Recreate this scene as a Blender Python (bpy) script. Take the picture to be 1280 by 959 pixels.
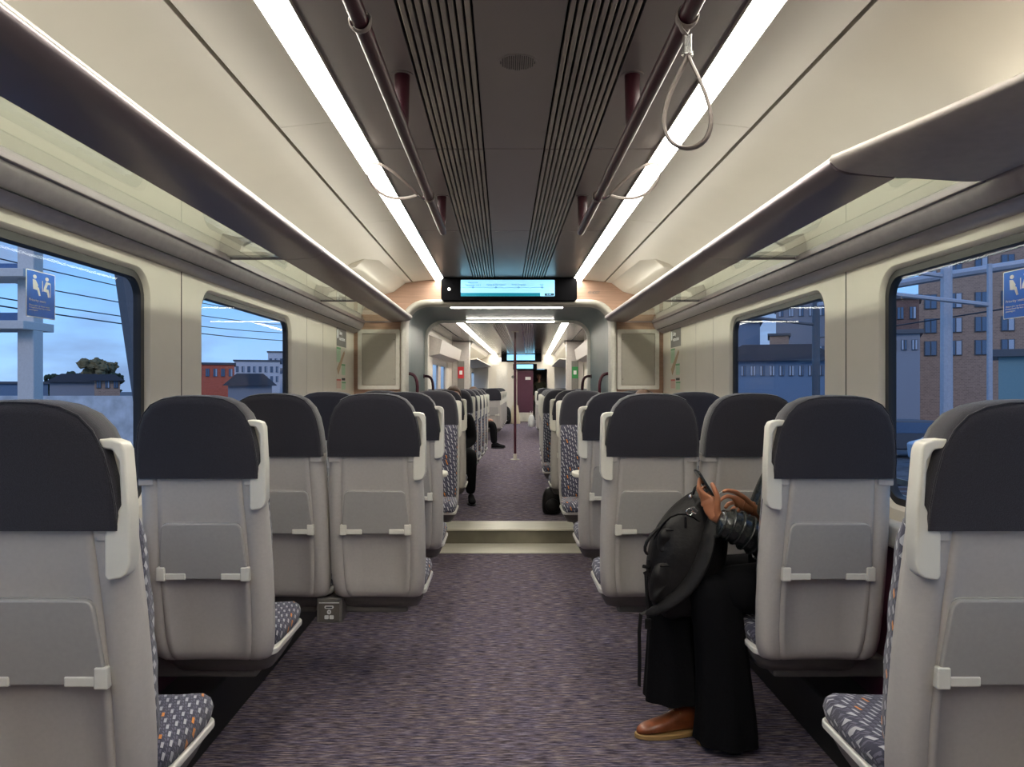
import bpy, bmesh, math, random
from mathutils import Vector, Matrix
from math import pi, sin, cos, radians as R
for _o in list(bpy.data.objects): bpy.data.objects.remove(_o)
sc = bpy.context.scene
COL = sc.collection
# ------------------------------------------------------------------ camera, sky, exposure
F, VX, VY, CX, CZ = 950.0, 630.0, 484.0, -0.04, 1.36      # focal length in pixels, vanishing point, camera x and height
cam = bpy.data.cameras.new('camera'); camo = bpy.data.objects.new('camera', cam); COL.objects.link(camo)
camo.location = (CX, 0, CZ); camo.rotation_euler = (pi/2, 0, 0)
cam.sensor_fit = 'HORIZONTAL'; cam.sensor_width = 36; cam.lens = 36*F/1280
cam.shift_x = (640-VX)/1280; cam.shift_y = (VY-479.5)/1280; cam.clip_start = .05; cam.clip_end = 900
sc.camera = camo
sc.view_settings.view_transform = 'Standard'; sc.view_settings.look = 'None'
sc.view_settings.exposure = 0.22; sc.view_settings.gamma = 1.0; sc.view_settings.use_curve_mapping = False
sc.cycles.use_denoising = True
try: sc.cycles.denoiser = 'OPENIMAGEDENOISE'
except Exception: pass
sc.cycles.max_bounces = 10; sc.cycles.diffuse_bounces = 6; sc.cycles.glossy_bounces = 4
sc.cycles.transparent_max_bounces = 16; sc.cycles.transmission_bounces = 6
sc.cycles.sample_clamp_indirect = 6; sc.cycles.caustics_reflective = False; sc.cycles.caustics_refractive = False
STRIP_E, SKY_E = 26.0, 1.45
sun = bpy.data.lights.new('warm_fill_sun', 'SUN'); suno = bpy.data.objects.new('warm_fill_sun', sun); COL.objects.link(suno)
sun.energy = .75; sun.angle = R(25); sun.color = (1, .80, .66); suno.rotation_euler = (R(58), 0, R(-6))      # warm fill added from behind the camera, makes the facades less blue
def P(px, py, d): return Vector((CX+(px-VX)*d/F, d, CZ-(py-VY)*d/F))
M2 = Matrix.Translation((0, 8.7, 0)) @ Matrix.Rotation(R(-2.0), 4, 'Z') @ Matrix.Translation((0, -8.7, 0))   # the next car stands at a slight angle on the curve

# ------------------------------------------------------------------ materials
def nt(name):
    m = bpy.data.materials.new(name); m.use_nodes = True
    return m, m.node_tree.nodes, m.node_tree.links
def mat(name, col, rough=.5, metal=0.0, var=.06, scale=30, bump=0.0, coat=0.0, stretch=None, sheen=0.0, spec=.5, emit=0):
    m, N, L = nt(name); b = N['Principled BSDF']
    b.inputs['Roughness'].default_value = rough; b.inputs['Metallic'].default_value = metal
    b.inputs['Coat Weight'].default_value = coat; b.inputs['Sheen Weight'].default_value = sheen
    b.inputs['Specular IOR Level'].default_value = spec
    tc = N.new('ShaderNodeTexCoord'); mp = N.new('ShaderNodeMapping'); no = N.new('ShaderNodeTexNoise'); rp = N.new('ShaderNodeValToRGB')
    mp.inputs['Scale'].default_value = stretch or (1, 1, 1)
    no.inputs['Scale'].default_value = scale; no.inputs['Detail'].default_value = 3
    L.new(tc.outputs['Object'], mp.inputs[0]); L.new(mp.outputs[0], no.inputs['Vector']); L.new(no.outputs['Fac'], rp.inputs[0])
    rp.color_ramp.elements[0].position = .3; rp.color_ramp.elements[1].position = .7
    rp.color_ramp.elements[0].color = [c*(1-var) for c in col]+[1]; rp.color_ramp.elements[1].color = [min(1, c*(1+var)) for c in col]+[1]
    L.new(rp.outputs[0], b.inputs['Base Color'])
    if bump:
        bp = N.new('ShaderNodeBump'); bp.inputs['Strength'].default_value = bump; bp.inputs['Distance'].default_value = .004
        L.new(no.outputs['Fac'], bp.inputs['Height']); L.new(bp.outputs[0], b.inputs['Normal'])
    if emit:
        b.inputs['Emission Color'].default_value = list(col)+[1]; b.inputs['Emission Strength'].default_value = emit
    return m
def emis(name, col, e):
    m, N, L = nt(name); b = N['Principled BSDF']
    b.inputs['Base Color'].default_value = list(col)+[1]; b.inputs['Emission Color'].default_value = list(col)+[1]; b.inputs['Emission Strength'].default_value = e
    return m
def glassy(name, tint, gloss=1.0, ior=1.45, rough=0.0, milk=0.0):
    m, N, L = nt(name); N.remove(N['Principled BSDF']); out = N['Material Output']
    tr = N.new('ShaderNodeBsdfTransparent'); tr.inputs[0].default_value = list(tint)+[1]
    gl = N.new('ShaderNodeBsdfGlossy'); gl.inputs['Roughness'].default_value = rough; gl.inputs[0].default_value = (gloss, gloss, gloss, 1)
    fr = N.new('ShaderNodeFresnel'); fr.inputs[0].default_value = ior; mx = N.new('ShaderNodeMixShader')
    no = N.new('ShaderNodeTexNoise'); no.inputs['Scale'].default_value = 3
    ge = N.new('ShaderNodeNewGeometry'); fs = math_node(N, L, 'MULTIPLY', fr.outputs[0], math_node(N, L, 'SUBTRACT', 1.0, ge.outputs['Backfacing']))   # only the outer faces mirror, as in real glass
    L.new(fs, mx.inputs[0]); L.new(gl.outputs[0], mx.inputs[2])
    if milk:
        df = N.new('ShaderNodeBsdfTranslucent'); df.inputs[0].default_value = (.8, .85, .8, 1); m3 = N.new('ShaderNodeMixShader'); m3.inputs[0].default_value = milk
        L.new(tr.outputs[0], m3.inputs[1]); L.new(df.outputs[0], m3.inputs[2]); L.new(m3.outputs[0], mx.inputs[1])
    else: L.new(tr.outputs[0], mx.inputs[1])
    L.new(mx.outputs[0], out.inputs[0])
    return m
def math_node(N, L, op, a, b=None, c=None):
    n = N.new('ShaderNodeMath'); n.operation = op
    for i, v in enumerate((a, b, c)):
        if v is None: continue
        if isinstance(v, (int, float)): n.inputs[i].default_value = v
        else: L.new(v, n.inputs[i])
    return n.outputs[0]
def moquette(name, lift=1.0):
    m, N, L = nt(name); b = N['Principled BSDF']; b.inputs['Roughness'].default_value = .95; b.inputs['Sheen Weight'].default_value = .15
    tc = N.new('ShaderNodeTexCoord'); sp = N.new('ShaderNodeSeparateXYZ'); L.new(tc.outputs['Object'], sp.inputs[0])
    q = lambda *a: math_node(N, L, *a)
    U = q('ADD', sp.outputs[0], q('MULTIPLY', sp.outputs[1], .6)); V = q('ADD', sp.outputs[2], sp.outputs[1])
    a = q('DIVIDE', U, .026); ca = q('FLOOR', a); fx = q('SUBTRACT', q('FRACT', a), .5)
    bb = q('ADD', q('DIVIDE', V, .036), q('MULTIPLY', q('FLOORED_MODULO', ca, 2.0), .5)); cb = q('FLOOR', bb); fy = q('SUBTRACT', q('FRACT', bb), .5)
    fxs = q('ADD', fx, q('MULTIPLY', fy, -.35))
    dash = q('MULTIPLY', q('LESS_THAN', q('ABSOLUTE', fxs), .14), q('LESS_THAN', q('ABSOLUTE', fy), .33))
    fx2 = q('ADD', q('SUBTRACT', q('ABSOLUTE', fx), .37), q('MULTIPLY', fy, .3))
    dash2 = q('MULTIPLY', q('LESS_THAN', q('ABSOLUTE', fx2), .09), q('GREATER_THAN', q('ABSOLUTE', fy), .14))
    wn = N.new('ShaderNodeTexWhiteNoise'); cm = N.new('ShaderNodeCombineXYZ'); L.new(ca, cm.inputs[0]); L.new(cb, cm.inputs[1]); L.new(cm.outputs[0], wn.inputs['Vector'])
    org = q('MULTIPLY', dash, q('GREATER_THAN', wn.outputs['Value'], .89))
    def mix(f, c1, c2):
        x = N.new('ShaderNodeMix'); x.data_type = 'RGBA'; L.new(f, x.inputs[0])
        for i, c in ((6, c1), (7, c2)):
            if isinstance(c, tuple): x.inputs[i].default_value = tuple(v*lift for v in c)+(1,)
            else: L.new(c, x.inputs[i])
        return x.outputs[2]
    c = mix(dash2, (.040, .040, .066), (.115, .11, .155)); c = mix(dash, c, (.42, .42, .45)); c = mix(org, c, (.68, .24, .04))
    L.new(c, b.inputs['Base Color'])
    no = N.new('ShaderNodeTexNoise'); no.inputs['Scale'].default_value = 600; bp = N.new('ShaderNodeBump'); bp.inputs['Strength'].default_value = .3; bp.inputs['Distance'].default_value = .002
    L.new(no.outputs['Fac'], bp.inputs['Height']); L.new(bp.outputs[0], b.inputs['Normal'])
    return m
def carpet_mat():
    m, N, L = nt('woven_carpet'); b = N['Principled BSDF']; b.inputs['Roughness'].default_value = 1; b.inputs['Specular IOR Level'].default_value = .1
    tc = N.new('ShaderNodeTexCoord')
    def noise(scale, st, det):
        mp = N.new('ShaderNodeMapping'); mp.inputs['Scale'].default_value = st; n = N.new('ShaderNodeTexNoise')
        n.inputs['Scale'].default_value = scale; n.inputs['Detail'].default_value = det; n.inputs['Roughness'].default_value = .65
        L.new(tc.outputs['Object'], mp.inputs[0]); L.new(mp.outputs[0], n.inputs['Vector']); return n.outputs['Fac']
    a = noise(1, (15, 120, 1), 3); h = noise(1, (9, 60, 3), 1.5); bg = noise(1, (.8, .5, 1), 1)
    r1 = N.new('ShaderNodeValToRGB'); e = r1.color_ramp.elements
    e[0].position = .36; e[0].color = (.034, .028, .037, 1); e[1].position = .64; e[1].color = (.25, .22, .22, 1)
    x = r1.color_ramp.elements.new(.5); x.color = (.105, .092, .108, 1)
    r2 = N.new('ShaderNodeValToRGB'); e = r2.color_ramp.elements
    e[0].position = .42; e[0].color = (1.1, 1.0, .97, 1); e[1].position = .58; e[1].color = (.86, .84, 1.08, 1)
    mu = N.new('ShaderNodeMix'); mu.data_type = 'RGBA'; mu.blend_type = 'MULTIPLY'; mu.inputs[0].default_value = 1
    L.new(a, r1.inputs[0]); L.new(h, r2.inputs[0]); L.new(r1.outputs[0], mu.inputs[6]); L.new(r2.outputs[0], mu.inputs[7])
    L.new(mu.outputs[2], b.inputs['Base Color'])
    bp = N.new('ShaderNodeBump'); bp.inputs['Strength'].default_value = .25; bp.inputs['Distance'].default_value = .002; L.new(a, bp.inputs['Height']); L.new(bp.outputs[0], b.inputs['Normal'])
    return m
def facade(name, col, sc_=(1, 1, 1)):
    m, N, L = nt(name); b = N['Principled BSDF']; b.inputs['Roughness'].default_value = .9
    tc = N.new('ShaderNodeTexCoord'); br = N.new('ShaderNodeTexBrick'); br.inputs['Scale'].default_value = 3
    sp = N.new('ShaderNodeSeparateXYZ'); cm = N.new('ShaderNodeCombineXYZ'); L.new(tc.outputs['Object'], sp.inputs[0])
    L.new(math_node(N, L, 'ADD', sp.outputs[0], sp.outputs[1]), cm.inputs[0]); L.new(sp.outputs[2], cm.inputs[1]); L.new(cm.outputs[0], br.inputs['Vector'])
    br.inputs['Color1'].default_value = list(col)+[1]; br.inputs['Color2'].default_value = [c*.75 for c in col]+[1]; br.inputs['Mortar'].default_value = [c*1.2 for c in col]+[1]
    L.new(br.outputs[0], b.inputs['Base Color']); return m

m_shell = mat('seat_shell_plastic', (.465, .435, .405), .42, var=.03, scale=90, bump=.02)
m_shelld = mat('seat_tray_plastic', (.36, .345, .325), .45, var=.03, scale=90)
m_handle = mat('grab_handle_plastic', (.68, .655, .58), .32, var=.02)
m_head = mat('charcoal_headrest_fabric', (.017, .0155, .024), .95, var=.35, scale=420, bump=.35, sheen=.28)
m_moq = moquette('moquette'); m_trimw = mat('seat_pan_edge', (.62, .60, .56), .4)
m_frame = mat('seat_frame_paint', (.17, .16, .145), .5, metal=.2)
m_dark = mat('dark_plinth', (.012, .011, .010), .6)
m_wall = mat('wall_panel_cream', (.62, .575, .50), .42, var=.02, scale=6)
m_ceil = mat('ceiling_panel_cream', (.60, .565, .50), .35, var=.02, scale=5)
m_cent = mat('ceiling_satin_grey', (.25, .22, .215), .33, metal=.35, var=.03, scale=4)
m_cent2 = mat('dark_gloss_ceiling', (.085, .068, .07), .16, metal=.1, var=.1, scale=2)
m_slat = mat('vent_slat_metal', (.34, .30, .27), .35, metal=.5)
m_black = mat('black_gap', (.008, .008, .008), .7)
m_rub = mat('black_rubber', (.012, .012, .014), .45)
m_rack = mat('rack_underside_metal', (.24, .20, .22), .30, metal=.4, var=.03, scale=8)
m_lip = mat('rack_lip_metal', (.60, .57, .52), .35, metal=.1)
m_band = mat('window_band_satin', (.36, .325, .35), .35, metal=.3)
m_hous = mat('grey_housing', (.46, .42, .39), .4)
m_mar = mat('maroon_paint', (.050, .008, .017), .36, var=.05, spec=.3)
m_marp = mat('maroon_panel', (.065, .010, .030), .45)
m_strap = mat('strap_rubber', (.23, .195, .18), .55)
m_steel = mat('brushed_steel', (.62, .59, .50), .35, metal=.35, var=.15, scale=4, stretch=(1, 30, 1))
m_steeld = mat('worn_steel_riser', (.20, .185, .14), .35, metal=.4, var=.3, scale=3)
m_ven = mat('wood_veneer', (.40, .25, .18), .5, var=.14, scale=3, stretch=(1.5, 1, 40))
m_cab = mat('cabinet_panel', (.40, .375, .32), .4, var=.03); m_cabf = mat('cabinet_frame', (.62, .59, .53), .35)
m_tun = mat('gangway_green_grey', (.095, .150, .137), .35, var=.06, scale=5)
m_rim = mat('portal_rim', (.58, .56, .50), .32)
m_car = carpet_mat()
m_light = emis('strip_light', (1, .95, .84), STRIP_E)
m_cove = emis('cove_light', (1, .96, .82), 6.0)
m_scr = emis('screen_blue', (.30, .68, .95), .95); m_teal = emis('screen_teal', (.0, .19, .27), .8); m_ink = emis('screen_ink', (.01, .07, .14), .12)
m_glass = glassy('window_glass', (.90, .93, .97), gloss=.25, ior=1.22); m_rglass = glassy('rack_glass', (.93, .97, .92), ior=1.25, milk=.03)
m_gedge = mat('green_glass_edge', (.02, .16, .09), .2)
m_skin = mat('skin', (.36, .14, .065), .5, var=.08, scale=20); m_skin2 = mat('light_skin', (.42, .22, .15), .5)
m_hair = mat('dark_brown_hair', (.085, .040, .020), .5, var=.4, scale=60, stretch=(6, 6, 1), bump=.6)
m_blkcloth = mat('black_cloth', (.004, .004, .005), .9, var=.3, scale=200, bump=.2, spec=.12)
m_pack = mat('black_backpack_nylon', (.009, .008, .008), .5, var=.3, scale=24, bump=.9, spec=.22)
m_puff = mat('glossy_black_jacket', (.012, .014, .013), .25, var=.3, scale=45, bump=1.0, coat=.2)
m_blk = mat('display_black', (.003, .003, .004), .6, spec=.04)
m_pale = mat('pale_painted_steel', (.62, .60, .58), .5)
m_phone = mat('phone_body', (.015, .018, .018), .2); m_chrome = mat('chrome', (.8, .8, .78), .15, metal=1)
m_leath = mat('brown_leather', (.22, .060, .020), .35, var=.25, scale=25, coat=.2); m_sole = mat('tan_rubber_sole', (.33, .20, .075), .6)
m_white = mat('white_plastic', (.7, .7, .68), .4); m_stk = mat('sticker_blue', (.01, .17, .80), .4); m_stkw = mat('sticker_white', (.9, .92, .95), .4)
m_cable = mat('cable_dark', (.02, .025, .035), .7)

# ------------------------------------------------------------------ geometry helpers
def setp(o, label=None, cat=None, group=None, kind=None):
    if label: o['label'] = label
    if cat: o['category'] = cat
    if group: o['group'] = group
    if kind: o['kind'] = kind
    return o
def root(name, loc, label, cat, group=None, rz=0):
    o = bpy.data.objects.new(name, None); COL.objects.link(o); o.empty_display_size = .1
    o.location = loc; o.rotation_euler = (0, 0, rz)
    return setp(o, label, cat, group)
def copy_tree(o, parent=None):
    c = o.copy(); COL.objects.link(c)
    if parent: c.parent = parent
    for ch in list(o.children): copy_tree(ch, c)
    return c
def rr(x0, x1, z0, z1, r, n=6):
    o = []
    for cx, cz, a in ((x1-r, z1-r, 0), (x0+r, z1-r, 90), (x0+r, z0+r, 180), (x1-r, z0+r, 270)):
        for i in range(n+1):
            t = R(a+90*i/n); o.append((cx+r*cos(t), cz+r*sin(t)))
    return o
def arch(w, zt, r, z0, n=8, xo=0):
    o = [(-w+xo, z0)]
    for i in range(n+1):
        t = R(180-90*i/n); o.append((-w+r+r*cos(t)+xo, zt-r+r*sin(t)))
    for i in range(n+1):
        t = R(90-90*i/n); o.append((w-r+r*cos(t)+xo, zt-r+r*sin(t)))
    return o+[(w+xo, z0)]
class MB:
    def __init__(s): s.b = bmesh.new()
    def box(s, x0, x1, y0, y1, z0, z1, M=None):
        r = bmesh.ops.create_cube(s.b, size=1)['verts']
        T = Matrix.Translation(((x0+x1)/2, (y0+y1)/2, (z0+z1)/2)) @ Matrix.Diagonal((x1-x0, y1-y0, z1-z0, 1))
        bmesh.ops.transform(s.b, matrix=(M @ T) if M else T, verts=r); return s
    def prism(s, pts, ax, a, b, M=None):
        f = {'y': lambda p, t: (p[0], t, p[1]), 'x': lambda p, t: (t, p[0], p[1]), 'z': lambda p, t: (p[0], p[1], t)}[ax]
        return s.loft([[Vector(f(p, a)) for p in pts], [Vector(f(p, b)) for p in pts]], M=M)
    def loft(s, rings, closed=True, caps=True, M=None):
        V = [[s.b.verts.new((M @ Vector(p)) if M else p) for p in r] for r in rings]; n = len(V[0])
        for a, b in zip(V, V[1:]):
            for i in range(n if closed else n-1):
                j = (i+1) % n
                try: s.b.faces.new((a[i], a[j], b[j], b[i]))
                except ValueError: pass
        if caps and closed:
            s.b.faces.new(V[0][::-1]); s.b.faces.new(V[-1])
        return s
    def tube(s, pts, r, n=10, caps=True, flat=None, up=None):
        pts = [Vector(p) for p in pts]; rings = []; prev = None
        for i, p in enumerate(pts):
            t = (pts[min(i+1, len(pts)-1)]-pts[max(i-1, 0)]).normalized()
            if prev is None:
                u = Vector(up) if up else (Vector((0, 0, 1)) if abs(t.z) < .9 else Vector((1, 0, 0)))
            else: u = prev
            u = (u-t*u.dot(t)).normalized(); prev = u; v = t.cross(u)
            rad = r[i] if isinstance(r, (list, tuple)) else r
            fl = flat or 1
            rings.append([p+u*rad*cos(2*pi*k/n)+v*rad*fl*sin(2*pi*k/n) for k in range(n)])
        return s.loft(rings, caps=caps)
    def loop(s, pts, r, n=8, flat=1, up=(0, 1, 0)):
        pts = [Vector(p) for p in pts]; m = len(pts); V = []
        for i, p in enumerate(pts):
            t = (pts[(i+1) % m]-pts[i-1]).normalized(); u = Vector(up); u = (u-t*u.dot(t)).normalized(); v = t.cross(u)
            V.append([s.b.verts.new(p+u*r*flat*cos(2*pi*k/n)+v*r*sin(2*pi*k/n)) for k in range(n)])
        for i in range(m):
            a, b = V[i], V[(i+1) % m]
            for k in range(n): s.b.faces.new((a[k], a[(k+1) % n], b[(k+1) % n], b[k]))
        return s
    def ell(s, c, rad, M=None, seg=20):
        r = bmesh.ops.create_uvsphere(s.b, u_segments=seg, v_segments=max(8, seg*2//3), radius=1)['verts']
        T = Matrix.Translation(c) @ (M or Matrix()) @ Matrix.Diagonal((*rad, 1)); bmesh.ops.transform(s.b, matrix=T, verts=r); return s
    def cyl(s, c, r, h, ax='z', n=20, r2=None):
        v = bmesh.ops.create_cone(s.b, cap_ends=True, segments=n, radius1=r, radius2=r if r2 is None else r2, depth=h)['verts']
        Rm = {'z': Matrix(), 'y': Matrix.Rotation(pi/2, 4, 'X'), 'x': Matrix.Rotation(pi/2, 4, 'Y')}[ax]
        bmesh.ops.transform(s.b, matrix=Matrix.Translation(c) @ Rm, verts=v); return s
    def build(s, name, m, parent=None, loc=None, bevel=0, seg=3, smooth=True, ang=35, M=None, subd=0, weld=False, kind=None, label=None):
        if weld: bmesh.ops.remove_doubles(s.b, verts=s.b.verts, dist=1e-5)
        if M: bmesh.ops.transform(s.b, matrix=M, verts=s.b.verts)
        bmesh.ops.recalc_face_normals(s.b, faces=s.b.faces)
        if smooth:
            for f in s.b.faces: f.smooth = True
            if not bevel and not subd:
                for e in s.b.edges:
                    if len(e.link_faces) == 2 and e.calc_face_angle(0) > R(ang): e.smooth = False
        me = bpy.data.meshes.new(name); s.b.to_mesh(me); s.b.free()
        o = bpy.data.objects.new(name, me); COL.objects.link(o); me.materials.append(m)
        if parent: o.parent = parent
        if loc: o.location = loc
        if bevel:
            md = o.modifiers.new('b', 'BEVEL'); md.width = bevel; md.segments = seg; md.limit_method = 'ANGLE'; md.angle_limit = R(30); md.harden_normals = True
        if subd:
            md = o.modifiers.new('s', 'SUBSURF'); md.levels = subd; md.render_levels = subd
        if kind: o['kind'] = kind
        if label: o['label'] = label
        return o
def S(name, mb, m, **k): return mb.build(name, m, kind='structure', **k)
def text(name, s, size, m, parent, loc, rot, align='LEFT', ext=.0004):
    cu = bpy.data.curves.new(name, 'FONT'); cu.body = s; cu.size = size; cu.align_x = align; cu.extrude = ext
    t = bpy.data.objects.new(name, cu); COL.objects.link(t); bpy.context.view_layer.update()
    me = bpy.data.meshes.new_from_object(t.evaluated_get(bpy.context.evaluated_depsgraph_get()))
    bpy.data.objects.remove(t); o = bpy.data.objects.new(name, me); COL.objects.link(o)
    me.materials.clear(); me.materials.append(m); o.parent = parent; o.location = loc; o.rotation_euler = rot
    return o
def skin(name, nodes, edges, m, parent=None, sub=2, smooth=True):
    """nodes: name -> (co, radius or (rx, ry)); one continuous surface grown over the joints"""
    keys = list(nodes); me = bpy.data.meshes.new(name)
    me.from_pydata([tuple(nodes[k][0]) for k in keys], [(keys.index(a), keys.index(b)) for a, b in edges], []); me.update()
    o = bpy.data.objects.new(name, me); COL.objects.link(o); me.materials.append(m)
    md = o.modifiers.new('k', 'SKIN'); md.use_smooth_shade = True; md.branch_smoothing = .3
    for i, k in enumerate(keys):
        r = nodes[k][1]; r = (r, r) if isinstance(r, (int, float)) else r
        me.skin_vertices[0].data[i].radius = r; me.skin_vertices[0].data[i].use_root = (i == 0)
    sd = o.modifiers.new('s', 'SUBSURF'); sd.levels = sub; sd.render_levels = sub
    if parent: o.parent = parent
    return o
def chain(*k): return list(zip(k, k[1:]))

# ------------------------------------------------------------------ world: dusk sky with broken cloud
def make_world():
    w = bpy.data.worlds.new('dusk_sky'); sc.world = w; w.use_nodes = True; N, L = w.node_tree.nodes, w.node_tree.links
    bg = N['Background']; tc = N.new('ShaderNodeTexCoord'); sp = N.new('ShaderNodeSeparateXYZ'); L.new(tc.outputs['Generated'], sp.inputs[0])
    r = N.new('ShaderNodeValToRGB'); e = r.color_ramp.elements
    e[0].position = 0; e[0].color = (.34, .53, .78, 1); e[1].position = .45; e[1].color = (.09, .29, .66, 1)
    x = e.new(.15); x.color = (.17, .42, .80, 1)
    L.new(sp.outputs[2], r.inputs[0])
    mp = N.new('ShaderNodeMapping'); mp.inputs['Scale'].default_value = (1, 1, 3.4); mp.inputs['Location'].default_value = (.4, .9, .1); no = N.new('ShaderNodeTexNoise'); no.inputs['Scale'].default_value = 3.2; no.inputs['Detail'].default_value = 6
    L.new(tc.outputs['Generated'], mp.inputs[0]); L.new(mp.outputs[0], no.inputs['Vector'])
    cr = N.new('ShaderNodeValToRGB'); cr.color_ramp.elements[0].position = .42; cr.color_ramp.elements[1].position = .56
    L.new(no.outputs['Fac'], cr.inputs[0])
    mx = N.new('ShaderNodeMix'); mx.data_type = 'RGBA'; L.new(cr.outputs[0], mx.inputs[0]); L.new(r.outputs[0], mx.inputs[6]); mx.inputs[7].default_value = (.19, .28, .45, 1)
    L.new(mx.outputs[2], bg.inputs[0]); bg.inputs[1].default_value = SKY_E
make_world()
# ------------------------------------------------------------------ structure of the near car
WX = 1.37; Y0, Y1 = -1.0, 6.73
S('floor', MB().box(-1.45, 1.45, Y0, 6.21, -.05, 0).box(-1.45, 1.45, 6.21, 6.6, -.05, -.001), m_car, smooth=False)
S('floor_raised', MB().box(-1.45, 1.45, 6.62, 8.7, .05, .125), m_car, smooth=False)
for i, sx in enumerate((-1, 1)):
    S('baseboard_'+('left', 'right')[i], MB().box(*sorted((sx*1.15, sx*WX)), Y0, 6.6, 0, .20), m_dark, bevel=.01)
# walls with rounded window openings
def wall(name, sx, wins, ya, yb, m, M=None, za=0, zb=2.0):
    b = bmesh.new(); outer = [(ya, za), (yb, za), (yb, zb), (ya, zb)]; loops = [outer]+[rr(w[0], w[1], w[2], w[3], .11, 8) for w in wins]
    edges = []; rings = []
    for lp in loops:
        vs = [b.verts.new((sx*WX, y, z)) for y, z in lp]; rings.append(vs)
        for i in range(len(vs)): edges.append(b.edges.new((vs[i], vs[(i+1) % len(vs)])))
    bmesh.ops.triangle_fill(b, use_beauty=True, use_dissolve=False, edges=edges)
    for w, vs in zip(wins, rings[1:]):
        prev = vs
        for off, dx in ((.004, .008), (.012, .014), (.016, .03), (.016, .05)):
            q = rr(w[0]+off, w[1]-off, w[2]+off, w[3]-off, .11-off, 8); nv = [b.verts.new((sx*(WX+dx), y, z)) for y, z in q]
            for i in range(len(nv)): b.faces.new((prev[i], prev[(i+1) % len(nv)], nv[(i+1) % len(nv)], nv[i]))
            prev = nv
    # outer skin so that the wall has real thickness
    ov = [b.verts.new((sx*(WX+.08), y, z)) for y, z in outer]
    for i in range(4): b.faces.new((rings[0][i], rings[0][(i+1) % 4], ov[(i+1) % 4], ov[i]))
    if M: bmesh.ops.transform(b, matrix=M, verts=b.verts)
    bmesh.ops.recalc_face_normals(b, faces=b.faces)
    for f in b.faces: f.smooth = len(f.verts) == 4
    me = bpy.data.meshes.new(name); b.to_mesh(me); b.free(); o = bpy.data.objects.new(name, me); COL.objects.link(o); me.materials.append(m); o['kind'] = 'structure'
    return o
WINS = [(-.55, 2.86, .92, 1.80), (3.34, 4.76, .92, 1.80)]
def window(n, sx, w, M=None):
    q = lambda o: rr(w[0]+o, w[1]-o, w[2]+o, w[3]-o, .11-o, 8)
    mb = MB(); X = sx*(WX+.018); X2 = sx*(WX+.045)
    mb.loft([[Vector((X, y, z)) for y, z in q(.008)], [Vector((X, y, z)) for y, z in q(.038)], [Vector((X2, y, z)) for y, z in q(.042)], [Vector((X2, y, z)) for y, z in q(.008)], [Vector((X, y, z)) for y, z in q(.008)]], caps=False)
    o = S('window_%d' % n, mb, m_rub, M=M)
    g = MB().prism(q(.03), 'x', sx*(WX+.03), sx*(WX+.034)).build('pane', m_glass, o, M=M)
    return o
nwin = 0
for sx, nm in ((-1, 'left'), (1, 'right')):
    wall('wall_'+nm, sx, WINS, Y0, Y1, m_wall)
    for w in WINS: nwin += 1; window(nwin, sx, w)
S('wall_back', MB().box(-1.45, 1.45, Y0-.05, Y0, 0, 2.45), m_wall, smooth=False)
k = 0
for sx in (-1, 1):
    k += 1; S('trim_%d' % k, MB().box(*sorted((sx*1.30, sx*(WX+.0))), Y0, Y1, .80, .885), m_cabf, bevel=.015)             # sill ledge
    k += 1; S('trim_%d' % k, MB().box(*sorted((sx*1.345, sx*(WX+.0))), Y0, Y1, .20, .80), m_marp)                          # maroon dado
    k += 1; S('trim_%d' % k, MB().prism([(sx*WX, 1.835), (sx*1.352, 1.84), (sx*1.312, 1.862), (sx*1.285, 1.895), (sx*1.278, 1.93), (sx*1.285, 1.955), (sx*WX, 1.955)], 'y', Y0, Y1), m_band, ang=60)
    k += 1; S('trim_%d' % k, MB().box(*sorted((sx*1.306, sx*1.32)), Y0, Y1, 1.862, 1.8645), m_black)                       # shadow gap in the band
    for y in (3.13, 5.12, 5.58):
        k += 1; S('trim_%d' % k, MB().box(*sorted((sx*(WX-.0015), sx*(WX+.003))), y, y+.005, .88, 1.84), m_black if y < 4 else m_hous)   # panel joints
# ceiling
S('ceiling', MB().box(-1.4, 1.4, Y0, Y1, 2.36, 2.40), m_black, smooth=False)
YS = [Y0, 1.45, 3.03, 4.62, Y1]
for a, b_ in zip(YS, YS[1:]):
    for x0, x1 in ((-.565, -.31), (-.118, .118), (.31, .565)):
        k += 1; S('trim_%d' % k, MB().box(x0, x1, a+.002, b_-.002, 2.31, 2.335), m_cent, bevel=.002, seg=1)
    for sx in (-1, 1):
        k += 1; mb = MB()
        for i in range(9):
            x = .1245+.0205*i
            mb.box(*sorted((sx*x, sx*(x+.0138))), a+.003, b_-.003, 2.308, 2.33)
        S('ceiling_vent_slats', mb, m_slat, bevel=.003, seg=2)
    for sx in (-1, 1):
        k += 1; S('trim_%d' % k, MB().prism([(sx*.655, 2.312), (sx*.76, 2.302), (sx*.845, 2.292), (sx*.845, 2.32), (sx*.655, 2.335)], 'y', a+.0015 - .3*(a > 0), b_-.0015-.3*(b_ < 6)), m_ceil)
        k += 1
pro = [(.860, 2.289), (.95, 2.277), (1.04, 2.258), (1.12, 2.228), (1.19, 2.18), (1.245, 2.12), (1.285, 2.05), (1.305, 1.99), (1.31, 1.94)]
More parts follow.
